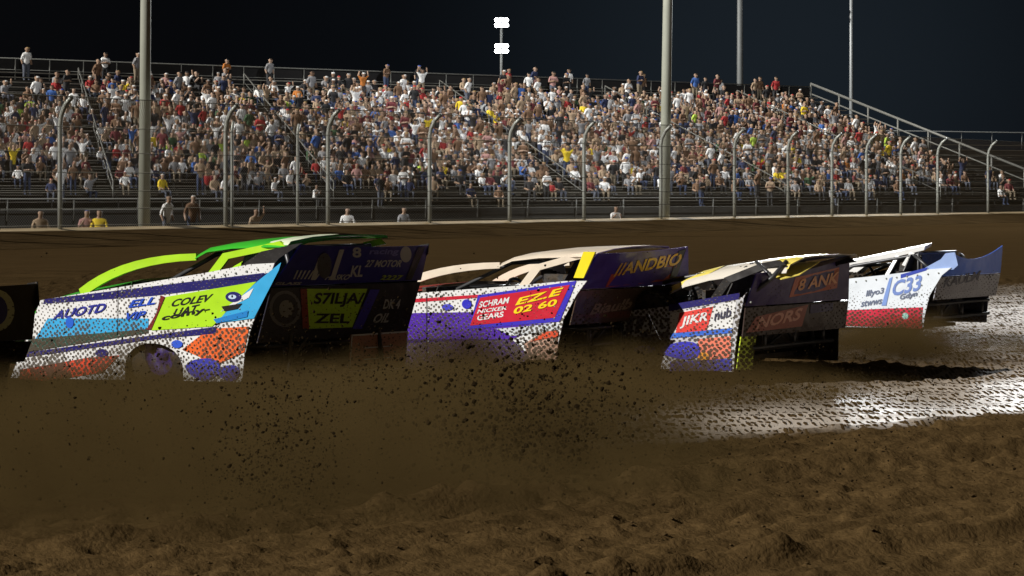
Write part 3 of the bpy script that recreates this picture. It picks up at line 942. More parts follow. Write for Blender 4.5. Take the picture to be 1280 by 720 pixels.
            for x, z, wd in ((xb, top(xb) - .02, .045), (xb * .72 + xt_ * .28, top(xb) + .5 * (rz - top(xb)), .045), (xb * .3 + xt_ * .7, rz - .075, .045), (xt_, rz - .04, .045)):
                p_ = Vector((x, sgn * (.80 if z < rz - .1 else wv[-1] - .01), z)); rws.append([p_ + Vector((wd * .8, .01, wd * .5)), p_ + Vector((-wd * .8, .01, -wd * .5)), p_ + Vector((-wd * .8, -.01, -wd * .5)), p_ + Vector((wd * .8, -.01, wd * .5))])
            mb.loft(rws, pillar_mat, False, True); mb.build('pillar', self.root)
        # wheels
        wheel_col = tuple(c_ * .8 for c_ in self.rim_col)
        for x, r_, wd, yy in ((1.15, .43, .34, h - .23), (1.15, .43, .36, -h + .23), (3.9, .40, .27, .80), (3.9, .40, .27, -.80)):
            wheel = MB(); sg = 1 if yy > 0 else -1
            c_ = (x, yy, r_ - .015)
            wheel.lathe([(.20, -wd / 2), (r_ - .06, -wd / 2 - .02), (r_ - .012, -wd / 2 + .02), (r_, -wd / 2 + .05), (r_, wd / 2 - .05), (r_ - .012, wd / 2 - .02), (r_ - .06, wd / 2 + .02), (.20, wd / 2)], c_, (0, 1, 0), M_TYRE, 36)
            for k in range(36):
                an = 2 * math.pi * k / 36
                for q in (-1, 0, 1):
                    rm = Matrix.Rotation(-an, 3, 'Y') @ Matrix.Rotation(0, 3, 'Z')
                    wheel.box(Vector(c_) + rm @ Vector((r_ + .004, 0, 0)) + Vector((0, q * wd * .3, 0)), (.022, wd * .2, .045), M_TYRE, rm)
            wo = wheel.build('wheel', self.root)
            rim = MB(); wheel_mat = mud_rubber('muddy_rim', wheel_col, .6) if x == 1.15 and sg > 0 else wheel_mat; rim.lathe([(.205, sg * wd / 2), (.19, sg * (wd / 2 - .03)), (.17, sg * (wd / 2 - .07)), (.06, sg * (wd / 2 - .05)), (.05, sg * (wd / 2 - .01)), (.001, sg * (wd / 2 - .01))], c_, (0, 1, 0), wheel_mat, 24); rim.build('rim', wo)
        # rear axle, fuel cell, bumper, bars under the tail
        mb = MB(); mb.tube([(1.15, h - .2, .42), (1.15, -h + .2, .42)], .055, M_UNDER); mb.lathe([(.0, -.12), (.13, -.09), (.16, 0), (.13, .09), (0, .12)], (1.15, -.05, .42), (0, 1, 0), M_UNDER, 16); mb.build('rear_axle', self.root)
        mb = MB(); mb.box((.30, .05, .50), (.50, .62, .34), M_UNDER); mb.build('fuel_cell', self.root)
        mb = MB()
        for z in (.36, .52): mb.tube([(.35, .72, z), (-.08, .66, z), (-.08, -.66, z), (.35, -.72, z)], .021, M_BAR)
        for yy in (.5, 0, -.5): mb.tube([(-.08, yy, .36), (-.08, yy, .52)], .018, M_BAR)
        mb.tube([(.05, .35, .32), (-.02, .05, self.zt + .02), (.05, -.25, .32)], .016, M_BAR)
        mb.build('rear_bumper', self.root)
        # mud flap below the far corner of the tail
        self.flapmb = MB()
        z0_, z1_ = self.zb[0] + .02, self.zt + .02
        fl = lambda y, z: (-.16 - .10 * (z - z0_), y, z)
        self.flapmb.plate([fl(-h + .02, z0_), fl(-h + .72, z0_), fl(-h + .72, z1_), fl(-h + .02, z1_)], (.01, 0, 0), paint(srgb(190, 130, 100), .25, .6))
        e_ = .014; bd = paint(srgb(225, 222, 215), .2)
        for ya, za, yb, zb_ in ((-h + .02, z1_ - e_, -h + .72, z1_), (-h + .02, z0_, -h + .02 + e_, z1_), (-h + .72 - e_, z0_, -h + .72, z1_), (-h + .02, z0_, -h + .72, z0_ + e_), (-h + .2, z0_ + .1, -h + .55, z0_ + .11), (-h + .2, z0_ + .2, -h + .55, z0_ + .21)):
            q = [fl(ya, za), fl(yb, za), fl(yb, zb_), fl(ya, zb_)]; self.flapmb.add([(x - .003, y, z) for x, y, z in q], [(0, 1, 2, 3)], bd)

    # graphics: everything in the plane of its panel, a few millimetres proud
    def S(self, pix, mat, layer=1):
        """Coloured patch on the near flank from its outline in the photograph."""
        y = self.h + .003 * layer
        self.near.add([(x, y, z) for x, z in (self.side(*p) for p in pix)], [tuple(range(len(pix)))], mat)

    def oval(self, c, rx, ry, mat, layer=1, n=18, where='S', wob=0):
        pix = []
        for k in range(n):
            an = 2 * math.pi * k / n; q = 1 + wob * math.sin(3 * an + c[0])
            pix.append((c[0] + rx * q * math.cos(an), c[1] + ry * q * math.sin(an)))
        (self.S if where == 'S' else self.T)(pix, mat, layer)

    def text(self, body, bl, br, tl, mat, layer=2, where='S'):
        vs, fs = text_mesh(body)
        A, B_, C_ = Vector(bl), Vector(br), Vector(tl)
        out = []
        for u, v in vs:
            p = A + (B_ - A) * u + (C_ - A) * v
            if where == 'S':
                x, z = self.side(p.x, p.y); out.append((x, self.h + .003 * layer, z))
            else:
                y, z = self.tail(p.x, p.y); out.append((self.tail_x(z, y) - .003 * layer, y, z))
        tgt = self.near if where == 'S' else (self.tailmb if out[0][2] < self.dk else self.spmb)
        tgt.add(out, fs, mat)

    def T(self, pix, mat, layer=1):
        """Patch on the tail or the spoiler (whichever the outline's first point falls on)."""
        pts = [self.tail(*p) for p in pix]
        zc = sum(p[1] for p in pts) / len(pts); low = zc < self.dk
        out = []
        for y, z in pts:
            z = min(z, self.dk - .02) if low else max(z, self.dk + .012)
            y = max(-self.h + .03, min(self.h - .03, y))
            out.append((self.tail_x(z, y) - .003 * layer, y, z))
        (self.tailmb if low else self.spmb).add(out, [tuple(range(len(out)))], mat)

    def finish(self):
        # turn-buttons along the edges and the seams of the sheet metal
        y = self.h + .012
        for k in range(22):
            x = -.2 + k * .137; self.near.lathe([(.011, -.004), (.009, .003), (.001, .005)], (x, y - .004, self.top(x) - .045), (0, 1, 0), M_GALV, 8)
        for xs in (.02, 1.62):
            for k in range(7):
                z = self.bot(xs) + .06 + k * .11
                if z < self.top(xs) - .06: self.near.lathe([(.010, -.004), (.008, .003), (.001, .005)], (xs, y - .004, z), (0, 1, 0), M_GALV, 8)
        zb_ = max(self.bot(1.64) + .02, .55 if self.has_arch else 0)
        self.near.add([(1.64, y - .002, zb_), (1.648, y - .002, zb_), (1.648, y - .002, self.top(1.648) - .01), (1.64, y - .002, self.top(1.64) - .01)], [(0, 1, 2, 3)], M_BLACK)
        self.near.build('side_panel', self.root, recalc=False)
        self.tailmb.build('tail_panel', self.root, recalc=False)
        self.spmb.build('rear_spoiler', self.root, recalc=False)
        if self.flapmb: self.flapmb.build('mud_flap', self.root, recalc=False)

    def driver(self, suit, helmet, label):
        o_ = self.root
        vs, fs, reg = FIG['sit']
        me = bpy.data.meshes.new('person'); me.from_pydata(vs, [], fs)
        ms = plain('race_suit', suit, .8, 0, .2)
        for mt in (plain('driving_gloves', BLK, .8), ms, plain('balaclava', BLK, .8), ms): me.materials.append(mt)
        me.polygons.foreach_set('material_index', [REG.index(r) for r in reg]); me.polygons.foreach_set('use_smooth', [True] * len(fs))
        d = link('person', me)
        rz = math.pi - self.a
        loc = Matrix.Rotation(rz, 4, 'Z') @ Vector((.62, .12, max(.05, self.roof - 1.42) + .0)) + Vector(o_.location)
        k = (self.roof - .12 - .06) / 1.31
        d.location = loc; d.rotation_euler = (0, 0, rz + math.pi / 2); d.scale = (k, k, k)
        tag(d, label, 'person', 'drivers strapped into the race cars')
        J, _ = skeleton('sit', random.Random(3)); hc = Vector(J['head'][0]) + Vector((0, 0, -.005))
        mb = MB(); hm = paint(helmet, .15, .25)
        prof_ = [(.001, .155), (.07, .145), (.118, .105), (.143, .04), (.145, -.03), (.13, -.10), (.105, -.14)]
        mb.lathe(prof_, hc, (0, 0, 1), hm, 20)
        mb.lathe([(.147, .035), (.152, .0), (.149, -.035)], hc + Vector((0, -.008, 0)), (0, 0, 1), M_BLACK, 20)
        mb.build('helmet', d)
        # seat with headrest
        mb = MB(); mb.box((.28, .12, .72), (.08, .5, .72), M_UNDER); mb.box((.55, .12, .42), (.5, .48, .10), M_UNDER)
        for sg in (-1, 1): mb.box((.42, .12 + sg * .25, .85), (.3, .04, .34), M_UNDER)
        mb.build('seat', o_)
        mb = MB(); c_ = Vector((1.12, .12, .78)); pts = [c_ + Vector((.06 * math.sin(a_), .17 * math.cos(a_), .17 * math.sin(a_))) for a_ in [2 * math.pi * i / 16 for i in range(17)]]
        mb.tube(pts, .016, M_BLACK, 6, False); mb.tube([c_, c_ + Vector((.5, 0, -.15))], .018, M_BAR); mb.tube([pts[0], pts[8]], .012, M_BAR)
        mb.build('steering_wheel', o_)


D_ = .42     # default mud
# ---- nearest full car: lime and white
c = Car('white and blue race car with lime green roof and hood, second from the left', -2.25, 18.0, 41.5, dk=1.03, has_arch=True)
c.body(paint(WHITE, .44), paint(GREEN, .05), paint(GREEN, .15), paint(srgb(40, 40, 54), .25), paint(srgb(52, 52, 140), .10), paint(LIME, .02), paint(PURP, .5), cock_mat=paint(srgb(28, 80, 30), .3))
mb = MB(); mb.loft([[(x, .595, z - .058), (x, .56, z - .026), (x, .31, z + .008), (x, .0, z + .026), (x, -.60, z + .012)] for x, z in ((.02, 1.421), (-.12, 1.425), (-.23, 1.427))], paint(srgb(235, 245, 215), .05), True); mb.build('roof_trim', c.root)
c.S([(56, 374), (330, 341), (338, 346), (322, 354), (190, 370), (54, 380)], paint(NAVY, .40), 1)
c.S([(262, 352), (336, 341), (326, 356), (262, 366)], paint(NAVY, .36), 1)
c.S([(190, 413), (208, 371), (321, 352), (266, 408)], paint(LIME, .02), 2)
c.S([(60, 398), (186, 398), (186, 415), (44, 424)], paint(CYAN, .50), 1)
c.S([(36, 424), (186, 411), (186, 416), (34, 440)], paint(srgb(50, 80, 70), .62), 2)
c.S([(30, 441), (272, 408), (270, 417), (200, 423), (28, 447)], paint(NAVY, .40), 2)
c.S([(322, 352), (352, 328), (349, 338), (318, 398), (272, 404), (284, 388), (300, 372)], paint(CYAN, .12), 2)
c.S([(300, 372), (318, 360), (312, 372), (276, 390)], paint(WHITE, .2), 3)
c.S([(268, 399), (312, 388), (310, 396), (272, 404)], paint(srgb(35, 130, 205), .1), 4)
c.S([(228, 437), (262, 411), (312, 408), (306, 440), (280, 452), (262, 462), (250, 446)], paint(ORANGE, .52), 2)
c.S([(26, 462), (110, 447), (150, 444), (128, 466), (60, 476), (24, 474)], paint(srgb(225, 75, 50), .62), 2)
c.oval((255, 461), 21, 14, paint(BLUE, .36), 3, wob=.08); c.oval((287, 466), 14, 10, paint(BLUE, .38), 3, wob=.08)
c.oval((222, 430), 7, 5, paint(srgb(50, 90, 210), .1), 3); c.oval((128, 441), 8, 5, paint(NAVY, .3), 3); c.oval((88, 403), 5, 7, paint(srgb(40, 100, 210), .1), 3)
bl = paint(srgb(50, 55, 150), .36); bb = paint(srgb(40, 80, 195), .12); kk = paint(BLK, .05)
c.text('AUOTD', (66, 400), (130, 390), (72, 388), bl, 3)
c.text('ELL', (161, 385), (194, 380), (167, 375), bb, 3)
c.text('VIP', (154, 401), (180, 398), (159, 391), bb, 3)
c.text('COLEV', (213, 384), (262, 377), (219, 374), kk, 3)
c.text('UAT', (216, 396), (246, 390), (221, 386), kk, 3)
c.text('comy-', (202, 403), (262, 391), (204, 396), kk, 4)
c.oval((293, 371), 10, 6.5, paint(NAVY, .2), 4); c.S([(278, 383), (304, 379), (298, 386), (282, 389)], kk, 4); c.oval((292, 371), 5, 2.8, paint(PALEB, .2), 5)
c.S([(202, 369), (207, 371), (190, 412), (184, 412), (196, 392)], paint(srgb(120, 40, 40), .3), 3)
# tail
g_ = paint(srgb(190, 235, 50), .16)
c.T([(386, 411), (383, 361), (459, 361), (440, 409)], g_, 1)
c.text('S7ILJA/', (390, 384), (452, 384), (394, 366), kk, 2, 'T')
c.text('ZEL', (392, 404), (436, 404), (394, 392), kk, 2, 'T')
c.T([(378, 411), (375, 361), (383, 361), (386, 411)], paint(BRICK, .3), 2)
c.oval((356, 386), 20, 23, paint(srgb(120, 120, 125), .3), 1, where='T'); c.oval((356, 386), 16, 19, paint(srgb(60, 60, 70), .3), 2, where='T'); c.oval((357, 386), 9, 11, paint(srgb(150, 150, 145), .35), 3, where='T')
c.T([(440, 411), (462, 362), (474, 362), (452, 411)], paint(srgb(70, 60, 190), .15), 2)
gy = paint(srgb(190, 190, 190), .25)
c.T([(388, 350), (398, 322), (404, 322), (394, 350)], gy, 1); c.T([(412, 350), (424, 312), (430, 312), (418, 350)], gy, 1)
c.oval((405, 332), 9, 16, paint(srgb(90, 90, 96), .4), 2, where='T')
c.text('8', (440, 322), (451, 322), (440, 309), gy, 2, 'T'); c.text('KL', (437, 346), (452, 346), (440, 332), gy, 2, 'T')
c.text('2227', (474, 350), (500, 350), (478, 344), paint(srgb(170, 190, 60), .2), 2, 'T')
c.text('HASKO', (405, 350), (434, 350), (410, 343), gy, 2, 'T'); c.text('27 MOTOR', (455, 334), (500, 334), (459, 325), gy, 2, 'T'); c.text('racing', (460, 320), (496, 320), (463, 311), paint(srgb(120, 118, 200), .2), 2, 'T')
for k in range(7): c.T([(366 + k * 4.5, 349), (371 + k * 5, 338), (373 + k * 5, 338), (368 + k * 4.5, 349)], gy, 1)
c.text('GLASS', (342, 356), (374, 356), (345, 352.5), gy, 3, 'T'); c.text('OIL', (464, 404), (484, 403), (470, 392), gy, 2, 'T'); c.text('DK 4', (478, 386), (498, 386), (481, 374), gy, 2, 'T')
c.oval((507, 318), 7, 10, gy, 1, where='T')
c.T([(506, 350), (522, 309), (531, 309), (514, 350)], paint(BLK, .1), 2)
c.finish()
c.driver(srgb(40, 40, 44), srgb(220, 225, 230), 'driver in pale helmet seated inside the lime green roofed race car')
CAR1 = c

# ---- second: red number panel
c = Car('purple and red race car with cream roof and yellow lettered red door', .42, 20.3, 40, tr=1.0, tf=.73, roof=1.27, nsail=(-.50, 1.26), fsail=(-.24, 1.29), rk=.2, zb=(.24, .10), dk=.90, cx=.12)
c.body(paint(WHITE, .46), paint(CREAM, .05), paint(srgb(170, 60, 50), .2), paint(srgb(80, 62, 50), .25), paint(srgb(78, 60, 165), .12), paint(CREAM, .05), paint(RED, .5), sail_mat=0)
mb = MB(); mb.plate([(.02, .62, 1.0), (-.10, .62, 1.0), (-.24, .62, 1.25), (-.10, .62, 1.25)], (0, -.02, 0), paint(srgb(245, 225, 40), .03)); mb.build('roof_strut', c.root)
c.S([(480, 376), (602, 368), (600, 372), (480, 381)], paint(RED, .3), 1)
c.S([(480, 392), (592, 390), (596, 407), (620, 408), (690, 404), (640, 424), (480, 430)], paint(PURP, .40), 1)
c.S([(480, 424), (640, 424), (664, 446), (640, 462), (480, 462)], paint(srgb(70, 50, 110), .62), 1)
c.S([(598, 369), (721, 351), (716, 364), (700, 402), (586, 411)], paint(srgb(60, 50, 190), .12), 2)
c.S([(601, 372), (713, 356), (694, 397), (588, 407)], paint(RED, .10), 3)
c.text('SCHRAM', (599, 385), (636, 379), (601, 377), paint(WHITE, .18), 4); c.text('NICKER', (597, 392), (634, 387), (599, 387), paint(WHITE, .18), 4); c.text('GEARS', (597, 401), (630, 396), (598, 394), paint(WHITE, .18), 4)
c.text('EZ.E', (645, 382), (700, 369), (651, 372), paint(YEL, .02), 5)
c.text('02 60', (642, 393), (696, 382), (645, 384), paint(YEL, .02), 5)
c.S([(621, 411), (699, 404), (698, 412), (640, 420)], paint(srgb(210, 215, 220), .5), 3)
c.S([(655, 430), (680, 414), (698, 413), (697, 450), (662, 450)], paint(srgb(190, 150, 130), .56), 2)
c.S([(664, 427), (682, 415), (699, 413), (698, 421), (676, 424)], paint(srgb(215, 80, 50), .35), 4)
c.oval((584, 380), 6, 6, paint(srgb(50, 50, 200), .2), 3); c.oval((560, 384), 7, 4, paint(srgb(70, 70, 200), .4), 3)
yl = paint(srgb(240, 190, 80), .1)
c.T([(756, 360), (764, 343), (846, 331), (840, 350)], paint(srgb(190, 82, 70), .15), 1)
c.text('//ANDBIO', (766, 346), (848, 331), (772, 330), yl, 2, 'T')
c.T([(836, 348), (848, 314), (857, 311), (845, 346)], paint(BLK, .1), 3)
c.text('Biaulb', (736, 394), (786, 386), (744, 380), paint(srgb(150, 130, 110), .25), 2, 'T')
c.T([(795, 382), (806, 364), (813, 364), (802, 382)], paint(srgb(190, 160, 50), .25), 2)
c.T([(712, 398), (712, 394), (790, 388), (788, 397)], paint(srgb(100, 60, 45), .3), 1)
c.flapmb = None
c.finish()
c.driver(srgb(200, 200, 205), srgb(225, 225, 230), 'driver in white suit and helmet inside the cream roofed race car')

# ---- third: red and white door
c = Car('blue and orange race car with yellow and grey roof and red white door', 2.06, 20.1, 41, tr=.87, tf=.48, roof=1.20, nsail=(-.26, 1.08), fsail=(-.14, 1.17), rk=.08, zb=(.14, .08), dk=.75, crown=.13, cx=.26)
c.body(paint(srgb(200, 200, 205), .56), paint(srgb(225, 218, 205), .10), paint(srgb(60, 60, 150), .3), paint(srgb(62, 48, 46), .25), paint(srgb(74, 62, 120), .15), M_BLACK, paint(BLUE, .5),
       roofp=([(.95, .96), (.75, 1.04), (.45, 1.11), (.0, 1.175), (-.40, 1.2)], (.62, .64, .66, .66, .62)), sail_mat=0,
       trail=[(0, .14), (-.02, .35), (-.06, .6), (-.12, .84), (-.15, .885)])
mb = MB(); mb.tube([(-.12, .80, .86), (-.30, .70, 1.02), (-.36, .55, 1.17)], .022, M_BAR); mb.tube([(-.30, .70, 1.02), (-.05, .60, 1.16)], .018, M_BAR); mb.build('roof_strut', c.root)
c.S([(836, 381), (925, 366), (924, 374), (836, 389)], paint(NAVY, .25), 1)
c.S([(838, 392), (921, 376), (915, 410), (838, 416)], paint(WHITE, .28), 1)
c.S([(845, 416), (850, 391), (892, 383), (884, 413)], paint(srgb(225, 70, 65), .36), 2)
c.text('JIKR', (850, 411), (884, 404), (854, 396), paint(WHITE, .3), 3); c.text('nub', (893, 401), (914, 396), (895, 388), paint(srgb(70, 70, 90), .2), 3)
c.S([(838, 417), (916, 410), (915, 416), (838, 423)], paint(srgb(60, 110, 215), .4), 2)
c.S([(872, 424), (914, 420), (914, 446), (884, 452), (876, 440)], paint(srgb(240, 130, 105), .5), 2)
c.oval((880, 447), 7, 7, paint(srgb(245, 160, 40), .35), 3)
c.oval((853, 438), 25, 11, paint(srgb(60, 60, 190), .36), 3, wob=.1); c.oval((806, 437), 14, 5, paint(srgb(60, 60, 190), .3), 3)
c.S([(838, 452), (915, 448), (915, 463), (838, 464)], paint(BLUE, .52), 3)
c.S([(760, 395), (836, 395), (836, 445), (760, 450)], paint(srgb(110, 108, 112), .5), 1)
c.text('2 LABS', (772, 425), (834, 415), (776, 402), paint(srgb(200, 205, 210), .4), 2)
ob = paint(srgb(205, 112, 86), .12)
c.T([(986, 372), (994, 347), (1049, 334), (1046, 360)], ob, 1)
c.text('8 ANK', (996, 364), (1046, 354), (1000, 349), paint(srgb(250, 180, 130), .1), 2, 'T')
c.T([(932, 416), (945, 396), (1010, 380), (1002, 408)], paint(srgb(165, 92, 78), .15), 1)
c.text('NORS', (944, 412), (998, 400), (950, 396), paint(srgb(230, 170, 150), .15), 2, 'T')
c.T([(1012, 392), (1014, 370), (1042, 366), (1040, 388)], paint(srgb(50, 42, 96), .3), 2)
c.flapmb = None
c.finish()
c.driver(srgb(215, 215, 220), srgb(230, 230, 230), 'driver in white suit inside the race car with yellow and grey roof')
# its lime mud flap at the near rear corner, and yellow roof trim
mb = MB(); mb.plate([(-.03, c.h - .01, .16), (-.03, c.h - .26, .14), (-.08, c.h - .26, .47), (-.08, c.h - .01, .47)], (.01, 0, 0), paint(srgb(215, 240, 70), .42)); mb.build('mud_flap', c.root)
mb = MB(); yp = paint(srgb(245, 225, 110), .06)
mb.loft([[(x, .60, z - .10), (x, .565, z - .058), (x, .31, z + .008), (x, -.1, z + .026)] for x, z in ((-.15, 1.187), (-.30, 1.196), (-.41, 1.201))], yp, True)
mb.loft([[(x, .625, z - .122), (x, .585, z - .062), (x, .33, z + .007), (x, .05, z + .024)] for x, z in ((.95, .962), (.75, 1.042), (.5, 1.1))], yp, True)
mb.build('roof_trim', c.root)
mb = MB(); mb.add([(-.42, .22, 1.14), (-.34, -.66, 1.215), (-.20, -.86, 1.185), (-.22, -.05, 1.085)], [(0, 1, 2, 3)], paint(srgb(80, 84, 200), .08)); mb.add([(-.42, .22, 1.13), (-.34, -.66, 1.205), (-.20, -.86, 1.175), (-.22, -.05, 1.075)], [(3, 2, 1, 0)], M_BLACK); mb.build('roof_lid', c.root, recalc=False)
mb = MB(); mb.plate([(-.04, .63, 1.05), (-.36, .64, 1.0), (-.47, .50, 1.04), (-.44, .12, 1.15), (-.10, .2, 1.14)], (0, 0, .008), yp); mb.build('roof_flap', c.root)
mb = MB()
for x, y, z, q in ((.62, .50, .93, .10), (.42, .56, .98, .08), (.85, .46, .90, .07), (.30, .44, .95, .09)): mb.box((x, y, z), (q, q * .5, q * 1.1), paint(srgb(235, 235, 235), .2), Matrix.Rotation(.5 + x, 3, 'Y'))
mb.build('head_padding', c.root)

# ---- fourth: white with red skirt and blue tail
c = Car('white race car with red lower skirt, white roof and blue tail, farthest right', 4.76, 25.0, 40, tr=.96, tf=.58, roof=1.17, nsail=(-.40, 1.13), fsail=(-.22, 1.19), rk=.14, Wd=1.55, zb=(.24, .16), dk=.84, crown=.12, cx=.40, bo=.32)
c.sag = 2.2
c.body(paint(srgb(228, 236, 246), .16), paint(WHITE, 0), paint(WHITE, .15), paint(srgb(165, 168, 180), .3), paint(srgb(80, 130, 250), .02), paint(WHITE, 0), paint(RED, .5), far_mat=paint(srgb(70, 72, 90), .3), sail_mat=paint(srgb(150, 175, 225), .08), roofp=0)
for xa, za, xb_, zb_, wd in ((1.40, .66, .95, 1.00, .036), (.64, .82, .53, 1.09, .02), (.40, .95, .34, 1.12, .03)):
    for sg in (1, -1):
        mb = MB(); d_ = Vector((xb_ - xa, 0, zb_ - za)); nn = Vector((d_.z, 0, -d_.x)).normalized() * wd; sw = 0 if sg > 0 else .4
        A_, B_ = Vector((xa + sw, sg * .52, za)), Vector((xb_ + sw, sg * .41, zb_)); mb.plate([A_ + nn, A_ - nn, B_ - nn, B_ + nn], (0, -.02, 0), paint(WHITE, 0)); mb.build('pillar', c.root)
mb = MB(); sw = .42
near_ = [(1.34, .42, .875), (.19, .42, 1.135), (.17, .42, 1.19), (1.30, .42, .965)]
far_ = [(x + sw, -.50, z + .012) for x, _, z in near_]
mb.add(near_ + far_, [(0, 1, 2, 3), (7, 6, 5, 4), (3, 2, 6, 7), (0, 4, 5, 1), (0, 3, 7, 4), (1, 5, 6, 2)], paint(WHITE, 0)); mb.build('roof', c.root)
c.S([(1048, 388), (1154, 384), (1153, 395), (1153, 411), (1048, 407)], paint(srgb(215, 40, 75), .44), 1)
c.S([(1108, 394), (1128, 393), (1152, 396), (1152, 408), (1112, 404)], paint(srgb(190, 30, 55), .3), 2)
c.S([(1126, 343), (1160, 334), (1158, 338), (1126, 348)], paint(srgb(60, 80, 180), .1), 1)
c.S([(1112, 348), (1116, 346), (1108, 382), (1102, 382)], paint(srgb(130, 160, 225), .1), 2)
gt = paint(srgb(110, 120, 145), .1)
c.text('lllyo3', (1082, 373), (1104, 369), (1084, 363), gt, 2); c.text('stwws', (1076, 384), (1102, 380), (1078, 376), gt, 2)
c.text('C33', (1114, 371), (1150, 363), (1118, 351), paint(srgb(120, 145, 210), .12), 2); c.text('Gdyn', (1124, 377), (1146, 372), (1126, 368), gt, 3)
c.oval((1132, 395), 4, 4, paint(srgb(170, 225, 215), .1), 3)
c.T([(1163, 372), (1172, 356), (1225, 340), (1222, 362), (1196, 366)], paint(srgb(150, 152, 165), .25), 1)
c.text('KAULM', (1178, 360), (1222, 350), (1182, 348), paint(srgb(60, 66, 90), .2), 2, 'T')
c.flapmb = None
c.finish()
c.driver(srgb(40, 44, 52), srgb(60, 62, 70), 'driver in dark suit inside the white roofed race car')

# ---- car leaving the frame on the left: only its dark tail shows
a0 = R(41.5); pf = at(8, 505, 16.5)
c = Car('dark race car cut by the left edge of view, only its tail showing', pf.x - math.sin(a0) * 1.8, pf.y - math.cos(a0) * 1.8, 41.5, tr=.95, tf=.75, roof=1.15, nsail=(-.42, 1.14), fsail=(-.42, 1.14), zb=(.20, .10))
c.body(paint(srgb(60, 60, 70), .5), paint(srgb(40, 40, 46), .1), M_BLACK, paint(srgb(38, 32, 30), .35), paint(srgb(34, 28, 26), .2), M_BLACK, M_BLACK)
c.oval((-4, 388), 22, 26, paint(srgb(215, 215, 165), .3), 1, where='T'); c.oval((-6, 388), 15, 19, paint(srgb(60, 60, 130), .3), 2, where='T')
c.flapmb = None
c.finish()
c.driver(srgb(60, 60, 66), srgb(200, 200, 205), 'driver inside the dark race car leaving the left edge of view')

# ---------------------------------------------------------------- thrown dirt
rnd = random.Random(11)
VV, FF = [], []


_ico = bmesh.new(); bmesh.ops.create_icosphere(_ico, subdivisions=1, radius=1)
ICO_V = [tuple(v.co) for v in _ico.verts]; ICO_F = [tuple(v.index for v in f_.verts) for f_ in _ico.faces]; _ico.free()


def lump(p, r, flat=1.0):
    b_ = len(VV); sx_, sy_ = rnd.uniform(.7, 1.4), rnd.uniform(.7, 1.2)
    for d in ICO_V:
        q = rnd.uniform(.6, 1.2) * r
        VV.append((p[0] + d[0] * q * sx_, p[1] + d[1] * q * sy_, p[2] + d[2] * q * flat))
    for f_ in ICO_F: FF.append(tuple(b_ + i for i in f_))


for (cx, cy, sx, sy, hz, n, r0) in ((-1.75, 15.6, .75, 1.0, .34, 2600, .0065), (-1.35, 12.3, .20, .5, .30, 2000, .0052), (-2.6, 13.0, .7, .7, .3, 900, .005), (-.2, 15.2, .5, .9, .36, 2600, .0075), (.0, 13.9, .26, .6, .30, 1500, .009), (.25, 14.6, .35, .7, .40, 1200, .008), (-3.2, 16.2, .9, .9, .25, 700, .006), (.3, 18.0, 1.2, .6, .28, 800, .006), (2.2, 18.4, .8, .6, .2, 400, .006), (-1, 13.5, 2.0, 1.0, .2, 1400, .005), (-1.3, 15.5, 1.8, 1.4, .36, 4200, .0042), (.6, 16.8, 1.3, 1.3, .30, 2600, .0042), (-3.6, 16.0, 1.0, 1.2, .3, 1600, .004), (2.4, 18.5, 1.2, .9, .2, 900, .004)):
    for _ in range(n):
        lump((rnd.gauss(cx, sx), rnd.gauss(cy, sy), abs(rnd.gauss(.06, hz))), r0 * rnd.choice((.5, .6, .7, .8, 1, 1.2, 1.8)))
me = bpy.data.meshes.new('flying_dirt'); me.from_pydata(VV, [], FF); me.materials.append(plain('flying_clay', (.016, .0105, .005), .95, 0, .3, 6, 0))
tag(link('flying_dirt', me), 'specks and clods of dark clay thrown up behind the race cars', 'dirt', kind='stuff')
# clods lying on the track
VV, FF = [], []
for _ in range(9000):
    u = rnd.uniform(4, 26); v = rnd.uniform(5.2, 16)
    x = TU.x * u + TV.x * v; y = TU.y * u + TV.y * v
    if y < 9 or abs(x) > .27 * y + 1: continue
    z, wv = track_h(x, y)
    if rnd.random() < wv * .6: continue
    lump((x, y, z), rnd.choice((.005, .006, .007, .008, .009, .010, .012, .015)), .6)
me = bpy.data.meshes.new('loose_clods'); me.from_pydata(VV, [], FF); me.materials.append(plain('dry_clod', (.075, .048, .021), .95, 0, .4, 6, 0))
tag(link('loose_clods', me), 'loose crumbs of clay scattered over the dirt track', 'dirt', kind='stuff')

# dust cloud hanging behind the wheels
mb = MB(); m, nt, b = new_mat('dust'); nt.nodes.remove(b)
out = nt.nodes['Material Output']
tc = N(nt, 'ShaderNodeTexCoord'); tot = None
PL = [(-2.9, 14.0, 5.2, 4.0, .70, 1.25), (-.3, 15.2, 2.2, 3.0, .74, 1.1), (-1.0, 17.6, 2.2, 1.6, .58, .9), (.9, 18.4, 1.7, 1.5, .62, .9), (2.0, 18.6, 1.6, 1.2, .42, .8), (4.1, 23.3, 1.4, 1.1, .62, 1.3), (-4.6, 16.6, 1.8, 1.6, .62, .9), (-3.25, 18.5, .75, .55, .62, 1.6), (-4.0, 18.6, .9, .7, .40, 1.2), (2.7, 18.2, 1.5, .9, .34, .35), (4.3, 24.2, 1.5, .9, .5, 1.2), (5.2, 23.9, 1.5, .9, .42, 1.0), (-.75, 20.7, 1.15, .55, .66, 1.6), (1.55, 19.6, .8, .5, .45, 1.0)]
rag = N(nt, 'ShaderNodeTexNoise', i_Scale=1.9, i_Detail=4.0, i_Roughness=.62); L(nt, tc.outputs['Object'], rag.inputs['Vector'])
ragv = mathn(nt, 'MULTIPLY', mathn(nt, 'SUBTRACT', rag.outputs['Fac'], .5), 1.0)
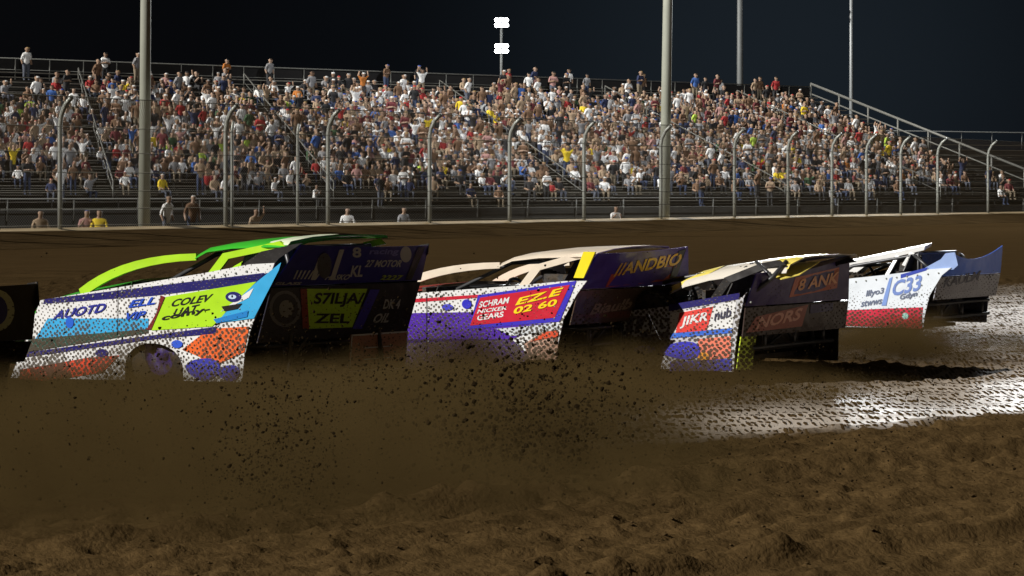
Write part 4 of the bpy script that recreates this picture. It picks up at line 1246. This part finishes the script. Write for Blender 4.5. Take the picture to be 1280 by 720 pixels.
for cx, cy, rx, ry, hz, amp in PL:
    mp = N(nt, 'ShaderNodeMapping'); mp.inputs['Scale'].default_value = (1 / rx, 1 / ry, 1 / hz); mp.inputs['Location'].default_value = (-cx / rx, -cy / ry, 0)
    L(nt, tc.outputs['Object'], mp.inputs['Vector'])
    ln = N(nt, 'ShaderNodeVectorMath', operation='LENGTH'); L(nt, mp.outputs[0], ln.inputs[0])
    mr = N(nt, 'ShaderNodeMapRange', interpolation_type='SMOOTHSTEP'); L(nt, mathn(nt, 'ADD', ln.outputs['Value'], ragv), mr.inputs[0])
    for i, v in ((1, 1.0), (2, .25), (3, 0.0), (4, amp)): mr.inputs[i].default_value = v
    tot = mr.outputs[0] if tot is None else mathn(nt, 'MAXIMUM', tot, mr.outputs[0])
no = N(nt, 'ShaderNodeTexNoise', i_Scale=1.1, i_Detail=4.0, i_Roughness=.6); L(nt, tc.outputs['Object'], no.inputs['Vector'])
nf = N(nt, 'ShaderNodeTexNoise', i_Scale=5.5, i_Detail=3.0, i_Roughness=.7); L(nt, tc.outputs['Object'], nf.inputs['Vector'])
puff = mathn(nt, 'ADD', mathn(nt, 'SUBTRACT', no.outputs['Fac'], .22), mathn(nt, 'MULTIPLY', mathn(nt, 'SUBTRACT', nf.outputs['Fac'], .45), 1.3))
den = mathn(nt, 'MULTIPLY', tot, mathn(nt, 'MULTIPLY', mathn(nt, 'MAXIMUM', puff, .03), 7.0))
den = mathn(nt, 'MAXIMUM', den, 0.0)
pv = N(nt, 'ShaderNodeVolumePrincipled'); pv.inputs['Color'].default_value = (.138, .094, .037, 1); L(nt, den, pv.inputs['Density'])
L(nt, pv.outputs[0], out.inputs['Volume'])
mb.box((-.9, 17.8, .56), (14.4, 16.4, 1.06), m)
tag(mb.build('dust'), 'brown dust cloud rolling low over the track behind the race cars', 'dust', kind='stuff')

# ---------------------------------------------------------------- render settings
S.view_settings.view_transform = 'Standard'; S.view_settings.look = 'None'; S.view_settings.exposure = 0; S.view_settings.gamma = 1
S.cycles.use_denoising = True
S.cycles.max_bounces = 6; S.cycles.diffuse_bounces = 2; S.cycles.glossy_bounces = 2; S.cycles.volume_bounces = 1; S.cycles.transparent_max_bounces = 10
S.cycles.volume_step_rate = 1.2; S.cycles.volume_max_steps = 128
S.cycles.sample_clamp_indirect = 4
